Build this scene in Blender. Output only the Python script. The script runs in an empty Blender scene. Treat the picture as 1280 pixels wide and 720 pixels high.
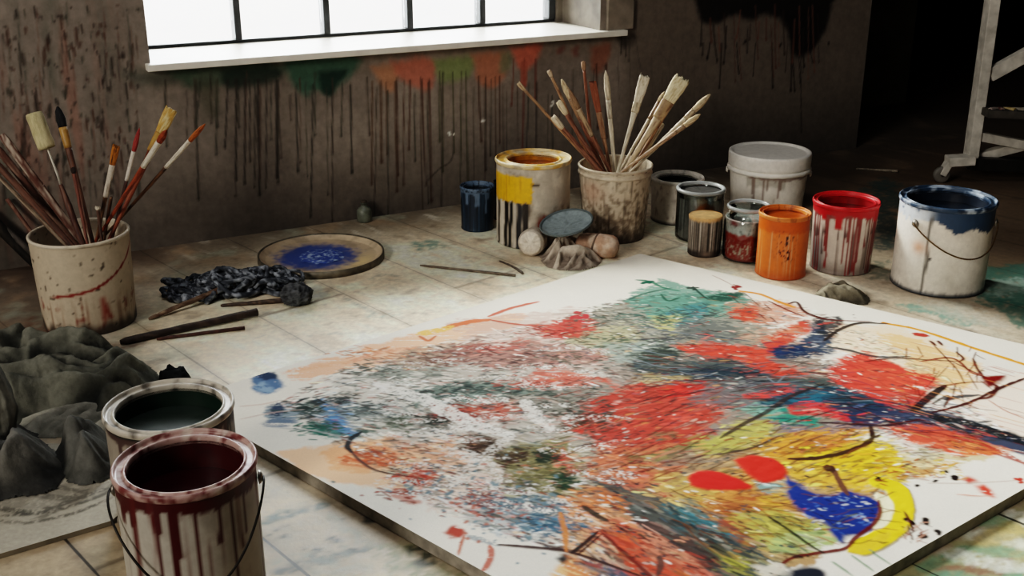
import bpy, bmesh, math, random
import numpy as np
from mathutils import Vector, Matrix

random.seed(7)
RNG = np.random.default_rng(11)
C = bpy.context.scene.collection

# ------------------------------------------------------------------ camera
F_PX = 1400.0
PITCH = math.radians(20.4)
CAM_H = 0.86
SP, CP = math.sin(PITCH), math.cos(PITCH)


def ray(px, py):
    x = (px - 640) / F_PX
    y = -(py - 360) / F_PX
    return np.array([x, CP + y * SP, -SP + y * CP])


def G(px, py, z=0.0):
    d = ray(px, py)
    return d * ((z - CAM_H) / d[2]) + np.array([0, 0, CAM_H])


def atY(px, py, Y):
    d = ray(px, py)
    return d * (Y / d[1]) + np.array([0, 0, CAM_H])


def proj(p):
    v = np.asarray(p, float) - np.array([0, 0, CAM_H])
    dep = v[1] * CP - v[2] * SP
    return 640 + F_PX * v[0] / dep, 360 - F_PX * (v[1] * SP + v[2] * CP) / dep, dep


cam = bpy.data.cameras.new('camera')
cam.sensor_width = 36
cam.lens = F_PX / 1280 * 36
cam.clip_start = 0.02
camo = bpy.data.objects.new('camera', cam)
C.objects.link(camo)
camo.location = (0, 0, CAM_H)
camo.rotation_euler = (math.pi / 2 - PITCH, 0, 0)
bpy.context.scene.camera = camo

# ------------------------------------------------------------------ colour / noise helpers


def lin(h):
    if isinstance(h, str):
        h = h.lstrip('#')
        c = [int(h[i:i + 2], 16) / 255 for i in (0, 2, 4)]
    else:
        c = list(h)
    return np.array([(v / 12.92 if v <= 0.04045 else ((v + 0.055) / 1.055) ** 2.4) for v in c])


_perm = np.random.default_rng(3).permutation(512).astype(np.int64)


def _hash(ix, iy, iz):
    return _perm[(_perm[(_perm[ix & 511] + iy) & 511] + iz) & 511]


_gr = np.random.default_rng(5).normal(size=(512, 3))
_gr /= np.linalg.norm(_gr, axis=1)[:, None]


def pn(x, y, z=0.0):
    """gradient noise, about -1..1, any array shape"""
    x, y, z = np.broadcast_arrays(np.asarray(x, float), np.asarray(y, float), np.asarray(z, float))
    x0, y0, z0 = np.floor(x).astype(np.int64), np.floor(y).astype(np.int64), np.floor(z).astype(np.int64)
    fx, fy, fz = x - x0, y - y0, z - z0
    u, v, w = (f * f * f * (f * (f * 6 - 15) + 10) for f in (fx, fy, fz))

    def g(i, j, k):
        gv = _gr[_hash(x0 + i, y0 + j, z0 + k)]
        return gv[..., 0] * (fx - i) + gv[..., 1] * (fy - j) + gv[..., 2] * (fz - k)

    a = g(0, 0, 0) * (1 - u) + g(1, 0, 0) * u
    b = g(0, 1, 0) * (1 - u) + g(1, 1, 0) * u
    c = g(0, 0, 1) * (1 - u) + g(1, 0, 1) * u
    d = g(0, 1, 1) * (1 - u) + g(1, 1, 1) * u
    return ((a * (1 - v) + b * v) * (1 - w) + (c * (1 - v) + d * v) * w) * 1.6


def fbm(x, y, z=0.0, o=4):
    s, a, f = 0, 0.5, 1.0
    for i in range(o):
        s = s + a * pn(np.asarray(x) * f + 17.3 * i, np.asarray(y) * f - 9.1 * i, np.asarray(z) * f + 3.7 * i)
        a *= 0.5
        f *= 2.03
    return s


def ridge(x, y, z=0.0, o=3):
    s, a, f = 0, 0.6, 1.0
    for i in range(o):
        s = s + a * (1 - np.abs(pn(np.asarray(x) * f + 7.7 * i, np.asarray(y) * f + 3.1 * i, np.asarray(z) * f)) * 1.6)
        a *= 0.45
        f *= 2.1
    return s


def sst(a, b, x):
    t = np.clip((x - a) / (b - a), 0, 1)
    return t * t * (3 - 2 * t)


def mixc(base, col, a):
    return base * (1 - a[..., None]) + np.asarray(col) * a[..., None]


# ------------------------------------------------------------------ materials
MATS = {}


def new_mat(name):
    m = bpy.data.materials.new(name)
    m.use_nodes = True
    nt = m.node_tree
    return m, nt, nt.nodes['Principled BSDF']


def mat(name, col, rough=0.6, metal=0.0, var=0.15, scale=30, bump=0.0, spec=0.5, stretch=(1, 1, 1)):
    """solid colour broken up by noise"""
    if name in MATS:
        return MATS[name]
    m, nt, b = new_mat(name)
    c = lin(col)
    tc = nt.nodes.new('ShaderNodeTexCoord')
    mp = nt.nodes.new('ShaderNodeMapping')
    mp.inputs['Scale'].default_value = stretch
    nz = nt.nodes.new('ShaderNodeTexNoise')
    nz.inputs['Scale'].default_value = scale
    nz.inputs['Detail'].default_value = 6
    rp = nt.nodes.new('ShaderNodeValToRGB')
    rp.color_ramp.elements[0].position = 0.3
    rp.color_ramp.elements[1].position = 0.7
    rp.color_ramp.elements[0].color = (*np.clip(c * (1 - var * 2), 0, 1), 1)
    rp.color_ramp.elements[1].color = (*np.clip(c * (1 + var), 0, 1), 1)
    nt.links.new(tc.outputs['Object'], mp.inputs[0])
    nt.links.new(mp.outputs[0], nz.inputs['Vector'])
    nt.links.new(nz.outputs['Fac'], rp.inputs[0])
    nt.links.new(rp.outputs[0], b.inputs['Base Color'])
    b.inputs['Roughness'].default_value = rough
    b.inputs['Metallic'].default_value = metal
    b.inputs['Specular IOR Level'].default_value = spec
    if bump:
        bp = nt.nodes.new('ShaderNodeBump')
        bp.inputs['Strength'].default_value = bump
        bp.inputs['Distance'].default_value = 0.004
        nt.links.new(nz.outputs['Fac'], bp.inputs['Height'])
        nt.links.new(bp.outputs[0], b.inputs['Normal'])
    MATS[name] = m
    return m


def mat_paint(name, rough=0.55, var=0.12, scale=60, bump=0.15, spec=0.4, stretch=(1, 1, 1), dist=0.002, rough_var=0.15):
    """colour from the mesh's own 'paint' attribute, broken up by noise"""
    if name in MATS:
        return MATS[name]
    m, nt, b = new_mat(name)
    at = nt.nodes.new('ShaderNodeAttribute')
    at.attribute_name = 'paint'
    tc = nt.nodes.new('ShaderNodeTexCoord')
    mp = nt.nodes.new('ShaderNodeMapping')
    mp.inputs['Scale'].default_value = stretch
    nz = nt.nodes.new('ShaderNodeTexNoise')
    nz.inputs['Scale'].default_value = scale
    nz.inputs['Detail'].default_value = 7
    nz.inputs['Roughness'].default_value = 0.65
    mr = nt.nodes.new('ShaderNodeMapRange')
    mr.inputs['From Min'].default_value = 0.25
    mr.inputs['From Max'].default_value = 0.75
    mr.inputs['To Min'].default_value = 1 - var * 1.5
    mr.inputs['To Max'].default_value = 1 + var * 0.7
    mx = nt.nodes.new('ShaderNodeVectorMath')
    mx.operation = 'SCALE'
    nt.links.new(tc.outputs['Object'], mp.inputs[0])
    nt.links.new(mp.outputs[0], nz.inputs['Vector'])
    nt.links.new(nz.outputs['Fac'], mr.inputs['Value'])
    nt.links.new(at.outputs['Color'], mx.inputs[0])
    nt.links.new(mr.outputs[0], mx.inputs['Scale'])
    nt.links.new(mx.outputs[0], b.inputs['Base Color'])
    r2 = nt.nodes.new('ShaderNodeMapRange')
    r2.inputs['To Min'].default_value = max(0, rough - rough_var)
    r2.inputs['To Max'].default_value = min(1, rough + rough_var)
    nt.links.new(nz.outputs['Fac'], r2.inputs['Value'])
    nt.links.new(r2.outputs[0], b.inputs['Roughness'])
    b.inputs['Specular IOR Level'].default_value = spec
    if bump:
        bp = nt.nodes.new('ShaderNodeBump')
        bp.inputs['Strength'].default_value = bump
        bp.inputs['Distance'].default_value = dist
        nt.links.new(nz.outputs['Fac'], bp.inputs['Height'])
        nt.links.new(bp.outputs[0], b.inputs['Normal'])
    MATS[name] = m
    return m


def mat_glass(name, tint='#e8efee', clear=0.88):
    if name in MATS:
        return MATS[name]
    m = bpy.data.materials.new(name)
    m.use_nodes = True
    nt = m.node_tree
    nt.nodes.clear()
    out = nt.nodes.new('ShaderNodeOutputMaterial')
    tr = nt.nodes.new('ShaderNodeBsdfTransparent')
    gl = nt.nodes.new('ShaderNodeBsdfGlossy')
    tr.inputs['Color'].default_value = (*lin(tint), 1)
    gl.inputs['Roughness'].default_value = 0.05
    fr = nt.nodes.new('ShaderNodeFresnel')
    fr.inputs['IOR'].default_value = 1.45
    nz = nt.nodes.new('ShaderNodeTexNoise')
    nz.inputs['Scale'].default_value = 14
    ad = nt.nodes.new('ShaderNodeMath')
    ad.operation = 'MULTIPLY_ADD'
    ad.inputs[1].default_value = (1 - clear) * 0.6
    nt.links.new(nz.outputs['Fac'], ad.inputs[0])
    nt.links.new(fr.outputs[0], ad.inputs[2])
    mx = nt.nodes.new('ShaderNodeMixShader')
    nt.links.new(ad.outputs[0], mx.inputs[0])
    nt.links.new(tr.outputs[0], mx.inputs[1])
    nt.links.new(gl.outputs[0], mx.inputs[2])
    nt.links.new(mx.outputs[0], out.inputs[0])
    MATS[name] = m
    return m


M_PAINT = mat_paint('painted_tin', rough=0.45, var=0.10, scale=90, bump=0.2, dist=0.001)
M_MATTE = mat_paint('crusted_paint', rough=0.75, var=0.2, scale=120, bump=0.5, dist=0.002)
M_WOODY = mat_paint('paint_streaked_wood', rough=0.6, var=0.25, scale=60, bump=0.3, stretch=(4, 4, 0.4))
M_CLOTH = mat_paint('dusty_cloth', rough=0.95, var=0.3, scale=55, bump=0.6, spec=0.1, dist=0.004)
M_WIRE = mat('dark_wire', '#2a2622', 0.45, 0.7, 0.2, 80)
M_TINMETAL = mat('tin_metal', '#9a958c', 0.35, 0.8, 0.2, 60)

# ------------------------------------------------------------------ object helpers


def link(name, me, m, parent=None, smooth=True):
    o = bpy.data.objects.new(name, me)
    C.objects.link(o)
    if m:
        me.materials.append(m)
    if smooth:
        me.polygons.foreach_set('use_smooth', [True] * len(me.polygons))
    if parent is not None:
        o.parent = parent
    return o


def mesh(name, v, f, m, parent=None, col=None, smooth=True):
    me = bpy.data.meshes.new(name)
    if isinstance(f, np.ndarray):
        v = np.asarray(v, np.float32)
        me.vertices.add(len(v))
        me.vertices.foreach_set('co', v.ravel())
        k = f.shape[1]
        me.loops.add(f.size)
        me.loops.foreach_set('vertex_index', f.ravel().astype(np.int32))
        me.polygons.add(len(f))
        me.polygons.foreach_set('loop_start', np.arange(len(f), dtype=np.int32) * k)
        me.polygons.foreach_set('loop_total', np.full(len(f), k, np.int32))
        me.update(calc_edges=True)
    else:
        me.from_pydata([tuple(map(float, p)) for p in v], [], [tuple(map(int, q)) for q in f])
        me.update()
    if col is not None:
        a = me.color_attributes.new('paint', 'FLOAT_COLOR', 'POINT')
        cc = np.ones((len(v), 4), np.float32)
        cc[:, :3] = np.clip(col, 0, 1)
        a.data.foreach_set('color', cc.ravel())
    return link(name, me, m, parent, smooth)


def tag(o, label, cat, group=None, kind=None):
    o['label'] = label
    o['category'] = cat
    if group:
        o['group'] = group
    if kind:
        o['kind'] = kind
    return o


def thing(name, label, cat, loc=(0, 0, 0), group=None, kind=None):
    o = bpy.data.objects.new(name, None)
    C.objects.link(o)
    o.location = tuple(map(float, loc))
    o.empty_display_size = 0.05
    return tag(o, label, cat, group, kind)


def struct(o, label, cat):
    return tag(o, label, cat, kind='structure')


def grid_faces(nu, nv, wrap_u=False):
    """verts indexed [j*nu+i]; quads"""
    i = np.arange(nu if wrap_u else nu - 1)
    j = np.arange(nv - 1)
    I, J = np.meshgrid(i, j)
    I2 = (I + 1) % nu
    return np.stack([J * nu + I, J * nu + I2, (J + 1) * nu + I2, (J + 1) * nu + I], -1).reshape(-1, 4)


def densify(prof, step):
    out = [prof[0]]
    for a, b in zip(prof[:-1], prof[1:]):
        n = max(1, int(math.ceil(math.dist(a, b) / step)))
        for k in range(1, n + 1):
            out.append((a[0] + (b[0] - a[0]) * k / n, a[1] + (b[1] - a[1]) * k / n))
    return np.array(out)


def lathe(name, prof, m, parent=None, seg=96, step=None, paint=None, loc=(0, 0, 0), dent=None, sy=1.0):
    """profile of (r,z); theta 0 faces the camera (-Y), + is to the right.
    paint(theta, r, z, k) -> colour array, k = index along profile 0..1"""
    p = densify(prof, step) if step else np.array(prof, float)
    th = np.linspace(-math.pi, math.pi, seg, endpoint=False)
    T, R = np.meshgrid(th, p[:, 0])
    _, Z = np.meshgrid(th, p[:, 1])
    K = np.meshgrid(th, np.linspace(0, 1, len(p)))[1]
    Rr = R
    Zr = Z
    if dent is not None:
        dr, dz = dent(T, R, Z)
        Rr = R + dr * (R > 1e-5)
        Zr = Z + dz
    V = np.stack([np.sin(T) * Rr, -np.cos(T) * Rr * sy, Zr], -1).reshape(-1, 3) + np.array(loc, float)
    f = grid_faces(seg, len(p), True)
    col = None
    if paint is not None:
        col = paint(T, R, Z, K).reshape(-1, 3)
    return mesh(name, V, f, m, parent, col)


def tube_arrays(path, rad, seg=8, caps=True):
    P = np.asarray(path, float)
    n = len(P)
    r = np.full(n, rad) if np.isscalar(rad) else np.asarray(rad, float)
    tan = np.gradient(P, axis=0)
    tan /= np.linalg.norm(tan, axis=1)[:, None] + 1e-12
    up = np.array([0, 0, 1.0]) if abs(tan[0][2]) < 0.9 else np.array([1.0, 0, 0])
    V = []
    nrm = np.cross(tan[0], up)
    nrm /= np.linalg.norm(nrm)
    for i in range(n):
        nrm = nrm - tan[i] * np.dot(nrm, tan[i])
        nrm /= np.linalg.norm(nrm) + 1e-12
        bi = np.cross(tan[i], nrm)
        a = np.linspace(0, 2 * math.pi, seg, endpoint=False)
        V.append(P[i] + r[i] * (np.cos(a)[:, None] * nrm + np.sin(a)[:, None] * bi))
    V = np.concatenate(V)
    f = [tuple(q) for q in grid_faces(seg, n, True)]
    if caps:
        f.append(tuple(range(seg))[::-1])
        f.append(tuple(range((n - 1) * seg, n * seg)))
    return V, f


def smooth_path(pts, n=24):
    P = np.asarray(pts, float)
    if len(P) < 3:
        t = np.linspace(0, 1, n)[:, None]
        return P[0] * (1 - t) + P[-1] * t
    Q = np.vstack([2 * P[0] - P[1], P, 2 * P[-1] - P[-2]])
    out = []
    per = max(2, n // (len(P) - 1))
    for i in range(1, len(Q) - 2):
        t = np.linspace(0, 1, per, endpoint=False)[:, None]
        a, b, c, d = Q[i - 1], Q[i], Q[i + 1], Q[i + 2]
        out.append(0.5 * (2 * b + (c - a) * t + (2 * a - 5 * b + 4 * c - d) * t ** 2 + (3 * b - a - 3 * c + d) * t ** 3))
    out.append(P[-1:])
    return np.concatenate(out)


def tube(name, path, rad, m, parent=None, seg=8, col=None):
    V, f = tube_arrays(path, rad, seg)
    c = None
    if col is not None:
        c = col(V) if callable(col) else np.tile(np.asarray(col), (len(V), 1))
    return mesh(name, V, f, m, parent, c)


def box_arrays(o, a, b, c):
    """box from corner-centred origin o with half vectors a,b,c"""
    o, a, b, c = (np.asarray(q, float) for q in (o, a, b, c))
    V = [o + sx * a + sy * b + sz * c for sx in (-1, 1) for sy in (-1, 1) for sz in (-1, 1)]
    f = [(0, 1, 3, 2), (4, 6, 7, 5), (0, 4, 5, 1), (2, 3, 7, 6), (0, 2, 6, 4), (1, 5, 7, 3)]
    return V, f


def box(name, o, a, b, c, m, parent=None, bevel=0.0, col=None):
    V, f = box_arrays(o, a, b, c)
    bm = bmesh.new()
    vs = [bm.verts.new(p) for p in V]
    for q in f:
        bm.faces.new([vs[i] for i in q])
    bmesh.ops.recalc_face_normals(bm, faces=bm.faces)
    if bevel:
        bmesh.ops.bevel(bm, geom=list(bm.edges), offset=bevel, segments=2, affect='EDGES', profile=0.7)
    me = bpy.data.meshes.new(name)
    bm.to_mesh(me)
    bm.free()
    if col is not None:
        a_ = me.color_attributes.new('paint', 'FLOAT_COLOR', 'POINT')
        for k, v in enumerate(me.vertices):
            a_.data[k].color = (*col, 1)
    return link(name, me, m, parent, smooth=False)


def bar(name, p, q, w, d, m, parent=None, side=None, bevel=0.003):
    """rectangular bar from p to q; w across, d deep"""
    p, q = np.asarray(p, float), np.asarray(q, float)
    ax = (q - p) / 2
    t = ax / np.linalg.norm(ax)
    s = np.array([0, 1.0, 0]) if side is None else np.asarray(side, float)
    s = s - t * np.dot(s, t)
    s /= np.linalg.norm(s)
    x = np.cross(t, s)
    return box(name, (p + q) / 2, ax, x * w / 2, s * d / 2, m, parent, bevel)


# ------------------------------------------------------------------ raster painter (works in metres on a flat surface)


class Raster:
    def __init__(s, x0, y0, x1, y1, res, base, tomap, seed=0):
        s.x0, s.y0, s.res = x0, y0, res
        s.w, s.h = int((x1 - x0) / res) + 1, int((y1 - y0) / res) + 1
        s.img = np.empty((s.h, s.w, 3))
        s.img[:] = lin(base)
        s.ht = np.zeros((s.h, s.w))
        X, Y = np.meshgrid(x0 + np.arange(s.w) * res, y0 + np.arange(s.h) * res)
        s.X, s.Y = X, Y
        s.tomap = tomap
        s.n1 = fbm(X * 14 + seed, Y * 14, 1.3, 4)
        s.n2 = fbm(X * 60 + seed, Y * 60, 5.1, 3)
        s.n3 = fbm(X * 220 + seed, Y * 220, 8.2, 2)

    def win(s, xa, ya, xb, yb):
        i0 = max(0, int((xa - s.x0) / s.res)); i1 = min(s.w, int((xb - s.x0) / s.res) + 2)
        j0 = max(0, int((ya - s.y0) / s.res)); j1 = min(s.h, int((yb - s.y0) / s.res) + 2)
        if i1 <= i0 or j1 <= j0:
            return None
        return slice(j0, j1), slice(i0, i1)

    def streak(s, X, Y, ang, fine=260, along=14, seed=0.0):
        c, sn = math.cos(ang), math.sin(ang)
        return fbm((X * c + Y * sn) * along + seed, (-X * sn + Y * c) * fine, seed, 3)

    def apply(s, sl, col, a, h=0.0):
        a = np.clip(a, 0, 1)
        c = lin(col) if isinstance(col, str) else np.asarray(col)
        s.img[sl] = s.img[sl] * (1 - a[..., None]) + c * a[..., None]
        if h:
            s.ht[sl] = np.maximum(s.ht[sl], a * h * (0.7 + 0.6 * s.n2[sl]))

    def poly(s, pts, col, a=1.0, rough=0.012, dry=0.0, ang=None, soft=0.004, h=0.0, seed=0.0, along=14, fine=260, raw=False):
        P = np.array([p if raw else s.tomap(*p) for p in pts])
        P = smooth_path(np.vstack([P, P[:1]]), 8 * len(P))[:-1]
        mg = rough * 2 + 0.01
        sl = s.win(P[:, 0].min() - mg, P[:, 1].min() - mg, P[:, 0].max() + mg, P[:, 1].max() + mg)
        if sl is None:
            return
        X, Y = s.X[sl], s.Y[sl]
        X = X + s.n1[sl] * rough * 1.2 + s.n2[sl] * rough * 0.6
        Y = Y - np.roll(s.n1, 37, 1)[sl] * rough * 1.2 + np.roll(s.n2, 23, 0)[sl] * rough * 0.6
        inside = np.zeros(X.shape, bool)
        dist = np.full(X.shape, 9.0)
        for (ax, ay), (bx, by) in zip(P, np.roll(P, -1, 0)):
            c = ((ay > Y) != (by > Y))
            with np.errstate(divide='ignore', invalid='ignore'):
                xi = (bx - ax) * (Y - ay) / (by - ay + 1e-15) + ax
            inside ^= c & (X < xi)
            L2 = (bx - ax) ** 2 + (by - ay) ** 2 + 1e-12
            t = np.clip(((X - ax) * (bx - ax) + (Y - ay) * (by - ay)) / L2, 0, 1)
            dist = np.minimum(dist, np.hypot(X - ax - t * (bx - ax), Y - ay - t * (by - ay)))
        sd = np.where(inside, dist, -dist)
        m = sst(-soft, soft, sd) * a
        if dry:
            if ang is None:
                k = s.n2[sl] * 1.2 + s.n3[sl]
            else:
                k = s.streak(s.X[sl], s.Y[sl], ang, fine, along, seed) * 1.6 + s.n3[sl] * 0.5
            edge = sst(0, 0.05, sd) * 0.35
            m = m * sst(-0.12, 0.12, k + edge + (0.5 - dry))
        s.apply(sl, col, m, h)

    def stroke(s, pts, wd, col, a=1.0, rough=0.3, dry=0.0, taper=True, h=0.0, n=40, raw=False, wob=0.0):
        P = np.array([p if raw else s.tomap(*p) for p in pts])
        if len(P) > 2:
            P = smooth_path(P, n)
        elif wob:
            P = smooth_path(P, 10)
        if wob:
            P = P + np.stack([pn(np.arange(len(P)) * 0.35, P[0, 0] * 91, 2.0), pn(np.arange(len(P)) * 0.35, P[0, 1] * 77, 7.0)], -1) * wob
        mg = wd * 2 + 0.006
        sl = s.win(P[:, 0].min() - mg, P[:, 1].min() - mg, P[:, 0].max() + mg, P[:, 1].max() + mg)
        if sl is None:
            return
        X, Y = s.X[sl], s.Y[sl]
        best = np.full(X.shape, 9.0)
        tt = np.zeros(X.shape)
        k = len(P) - 1
        for i in range(k):
            (ax, ay), (bx, by) = P[i], P[i + 1]
            L2 = (bx - ax) ** 2 + (by - ay) ** 2 + 1e-12
            t = np.clip(((X - ax) * (bx - ax) + (Y - ay) * (by - ay)) / L2, 0, 1)
            d = np.hypot(X - ax - t * (bx - ax), Y - ay - t * (by - ay))
            u = d < best
            best = np.where(u, d, best)
            tt = np.where(u, (i + t) / k, tt)
        w = wd * (1 + rough * (s.n2[sl] + 0.5 * s.n1[sl]))
        if taper:
            w = w * (0.35 + 0.65 * np.sqrt(np.clip(np.minimum(tt * 6, (1 - tt) * 3), 0, 1)))
        aa = max(0.0012, min(s.res * 0.8, wd * 0.5))
        m = sst(aa, -aa, best - w) * a
        if dry:
            m = m * sst(-0.15, 0.15, s.n3[sl] * 0.9 + s.n2[sl] * 0.6 + (0.5 - dry))
        s.apply(sl, col, m, h)

    def dots(s, centre, spread, n, col, r=(0.001, 0.004), a=1.0, h=0.0, raw=False):
        c = centre if raw else s.tomap(*centre)
        for _ in range(n):
            x, y = c[0] + RNG.normal() * spread, c[1] + RNG.normal() * spread
            rr = RNG.uniform(*r) * (0.6 + 0.8 * RNG.random())
            s.stroke([(x, y), (x + RNG.normal() * rr * 0.8, y + RNG.normal() * rr * 0.8)], rr, col, a, 0.2, taper=False, raw=True, h=h)

    def sample(s, x, y, arr=None):
        arr = s.img if arr is None else arr
        fx = np.clip((x - s.x0) / s.res, 0, s.w - 1.001)
        fy = np.clip((y - s.y0) / s.res, 0, s.h - 1.001)
        i, j = fx.astype(int), fy.astype(int)
        u, v = fx - i, fy - j
        if arr.ndim == 3:
            u, v = u[..., None], v[..., None]
        return (arr[j, i] * (1 - u) + arr[j, i + 1] * u) * (1 - v) + (arr[j + 1, i] * (1 - u) + arr[j + 1, i + 1] * u) * v


# ------------------------------------------------------------------ floor
BD = np.array([0.663, -0.749])          # board direction
BN = np.array([0.749, 0.663])
BW = 0.2047
BOFF = 0.4166


def fmap(px, py):
    return G(px, py)[:2]


fr = Raster(-1.7, 0.9, 2.3, 4.1, 0.0034, '#cabda8', fmap, 3)
_a = fr.X * BD[0] + fr.Y * BD[1]
_n = fr.X * BN[0] + fr.Y * BN[1]
_k = np.floor((_n - BOFF) / BW)
_tone = 0.12 * np.sin(_k * 12.9898) + 0.05 * np.sin(_k * 4.1)
_grain = fbm(_a * 5 + _k * 9.1, _n * 130, 0.0, 4)
_dust = fbm(fr.X * 5, fr.Y * 5, 2.0, 5)
# bare brown boards away to the right, dirt and painted shade at the left, pale paint dust in the middle
right = sst(0.55, 1.15, fr.X * 0.9 + (fr.Y - 2.2) * 0.35 + 0.10 * _dust)
back = sst(2.75, 3.3, fr.Y + 0.12 * _dust)
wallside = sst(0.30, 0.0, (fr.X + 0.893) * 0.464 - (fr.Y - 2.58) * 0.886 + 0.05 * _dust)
fr.img = mixc(fr.img, lin('#e6dcc8'), sst(-0.3, 0.3, _dust) * 0.85)
fr.img = mixc(fr.img, lin('#8d7358'), np.clip(right * 0.85, 0, 1))
fr.img = mixc(fr.img, lin('#4a3c30'), np.clip(back * right, 0, 1) * 0.8)
fr.img = mixc(fr.img, lin('#4f463c'), wallside * 0.85)  # shade along the foot of the window wall, painted in
left = sst(-0.62, -1.0, fr.X + 0.08 * _dust) * sst(1.6, 1.9, fr.Y)
fr.img = mixc(fr.img, lin('#4a3a30'), left * 0.8)
fr.img *= (1 + _tone * 0.55 + 0.20 * _grain)[..., None]
fr.img *= (1 + 0.14 * fbm(fr.X * 40, fr.Y * 40, 6.0, 3))[..., None]
# scuffs and worn brown grain
sc = sst(0.1, 0.38, fbm(_a * 6, _n * 34, 4.0, 4)) * sst(-0.2, 0.3, fbm(fr.X * 3, fr.Y * 3, 9.0, 3))
fr.img = mixc(fr.img, lin('#8f7a66'), sc * 0.4)
fr.img = mixc(fr.img, lin('#e2dccf'), sst(0.16, 0.42, fbm(_a * 9 + 5, _n * 46, 14.0, 4)) * 0.5 * (1 - right) * (1 - left))
st_ = sst(0.08, 0.4, fbm(fr.X * 7 + 3, fr.Y * 7, 31.0, 5)) * (1 - right * 0.6)
fr.img = mixc(fr.img, lin('#a08a72'), st_ * 0.55)
st_ = sst(0.2, 0.42, fbm(fr.X * 16, fr.Y * 16 + 8, 41.0, 4))
fr.img = mixc(fr.img, lin('#5f5144'), st_ * 0.5)
st_ = sst(0.1, 0.4, fbm(fr.X * 10 + 13, fr.Y * 10, 51.0, 4))
fr.img = mixc(fr.img, lin('#a9b3a4'), st_ * 0.4 * (1 - right))
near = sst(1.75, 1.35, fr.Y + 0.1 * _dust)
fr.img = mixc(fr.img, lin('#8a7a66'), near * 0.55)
# joints between the boards
d_j = np.abs((_n - BOFF) / BW - np.round((_n - BOFF) / BW)) * BW
worn = 0.45 + 0.55 * sst(-0.15, 0.2, fbm(_a * 4, _k * 3.3, 3.0, 3)) * sst(2.6, 1.7, fr.Y)
fr.img = mixc(fr.img, lin('#4a4038'), sst(0.016, 0.004, d_j) * worn * 0.35)
for kk in range(-10, 14):
    off = -1.366 if kk == 1 else -3.0 + (kk * 0.917) % 1.7
    for rep in range(4):
        t = off + rep * 1.7 - (1.7 if kk != 1 else 0)
        m = sst(0.0062, 0.003, np.abs(_a - t)) * (np.abs(_k - kk) < 0.5)
        fr.img = mixc(fr.img, lin('#2a211b'), m * worn)
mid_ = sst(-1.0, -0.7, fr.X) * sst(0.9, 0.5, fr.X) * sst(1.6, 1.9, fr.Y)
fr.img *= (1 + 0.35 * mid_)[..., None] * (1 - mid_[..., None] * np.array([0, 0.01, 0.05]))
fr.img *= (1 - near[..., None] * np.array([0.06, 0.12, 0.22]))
# paint left on the boards
fr.stroke([(322, 656), (362, 642), (416, 629)], 0.010, '#2b423c', 0.92, dry=0.35, rough=0.6)
fr.stroke([(322, 648), (380, 634), (430, 622)], 0.012, '#5d716a', 0.6, dry=0.65, rough=0.6)
fr.stroke([(340, 716), (400, 702), (462, 685)], 0.011, '#22332e', 0.92, dry=0.35, rough=0.6)
fr.stroke([(330, 706), (400, 690), (440, 682)], 0.010, '#6b7b6c', 0.6, dry=0.6, rough=0.6)
fr.stroke([(405, 640), (440, 666), (520, 722)], 0.009, '#66706040'[:7], 0.7, dry=0.5, rough=0.6)
fr.poly([(462, 684), (520, 676), (575, 706), (585, 735), (520, 735)], '#6f7452', 0.75, 0.03, dry=0.6)
fr.poly([(505, 684), (540, 684), (560, 700), (530, 706)], '#2c3128', 0.9, 0.02, dry=0.4)
fr.poly([(385, 690), (470, 700), (500, 735), (400, 735)], '#8d9384', 0.5, 0.03, dry=0.6)
for q in ((452, 645), (418, 676), (345, 668), (395, 690), (470, 650)):
    fr.dots(q, 0.012, 9, '#3a3a34', (0.001, 0.004))
fr.poly([(518, 301), (552, 300), (560, 306), (540, 314), (522, 310)], '#58958c', 0.75, 0.03, dry=0.5)
fr.stroke([(430, 372), (455, 385), (480, 398)], 0.005, '#6a8580', 0.7, dry=0.4)
fr.stroke([(455, 396), (480, 394), (505, 396)], 0.012, '#7aa198', 0.6, dry=0.6)
fr.stroke([(380, 420), (430, 416), (470, 414)], 0.006, '#7f8b84', 0.6, dry=0.5)
fr.stroke([(460, 350), (480, 343), (500, 346)], 0.007, '#7f8b84', 0.6, dry=0.5)
fr.stroke([(590, 352), (640, 358), (690, 345)], 0.006, '#8b948b', 0.6, dry=0.5)
for _ in range(46):
    px, py = RNG.uniform(300, 700), RNG.uniform(320, 450)
    L = RNG.uniform(8, 40)
    fr.stroke([(px, py), (px + L, py + RNG.uniform(-6, 8))], RNG.uniform(0.002, 0.006), ['#8e8a7c', '#9fa79c', '#b99d8c', '#7f7568'][_ % 4], 0.5, dry=0.5)
# orange-brown spill strokes near the left bucket
fr.poly([(30, 395), (120, 425), (190, 425), (150, 440), (40, 425)], '#6e3a22', 0.6, 0.03, dry=0.55)
# teal pools on the right
fr.poly([(1196, 345), (1240, 333), (1300, 332), (1320, 352), (1290, 385), (1230, 372)], '#4f8478', 0.85, 0.04, dry=0.35)
fr.poly([(1215, 352), (1270, 345), (1300, 360), (1255, 372)], '#a9bdb2', 0.75, 0.03, dry=0.55)
fr.poly([(1215, 372), (1300, 380), (1330, 420), (1290, 415)], '#3f6f64', 0.8, 0.04, dry=0.4)
fr.poly([(1080, 330), (1110, 322), (1120, 342), (1085, 352)], '#3e5a52', 0.6, 0.03, dry=0.5)
fr.poly([(1080, 232), (1120, 226), (1125, 300), (1090, 306)], '#35504f', 0.8, 0.06, dry=0.4)
fr.poly([(1120, 380), (1190, 385), (1240, 408), (1180, 402)], '#548c80', 0.8, 0.03, dry=0.4)
fr.poly([(1130, 372), (1200, 378), (1262, 402), (1250, 412), (1180, 395)], '#b8b3a5', 0.7, 0.02, dry=0.5)
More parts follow.
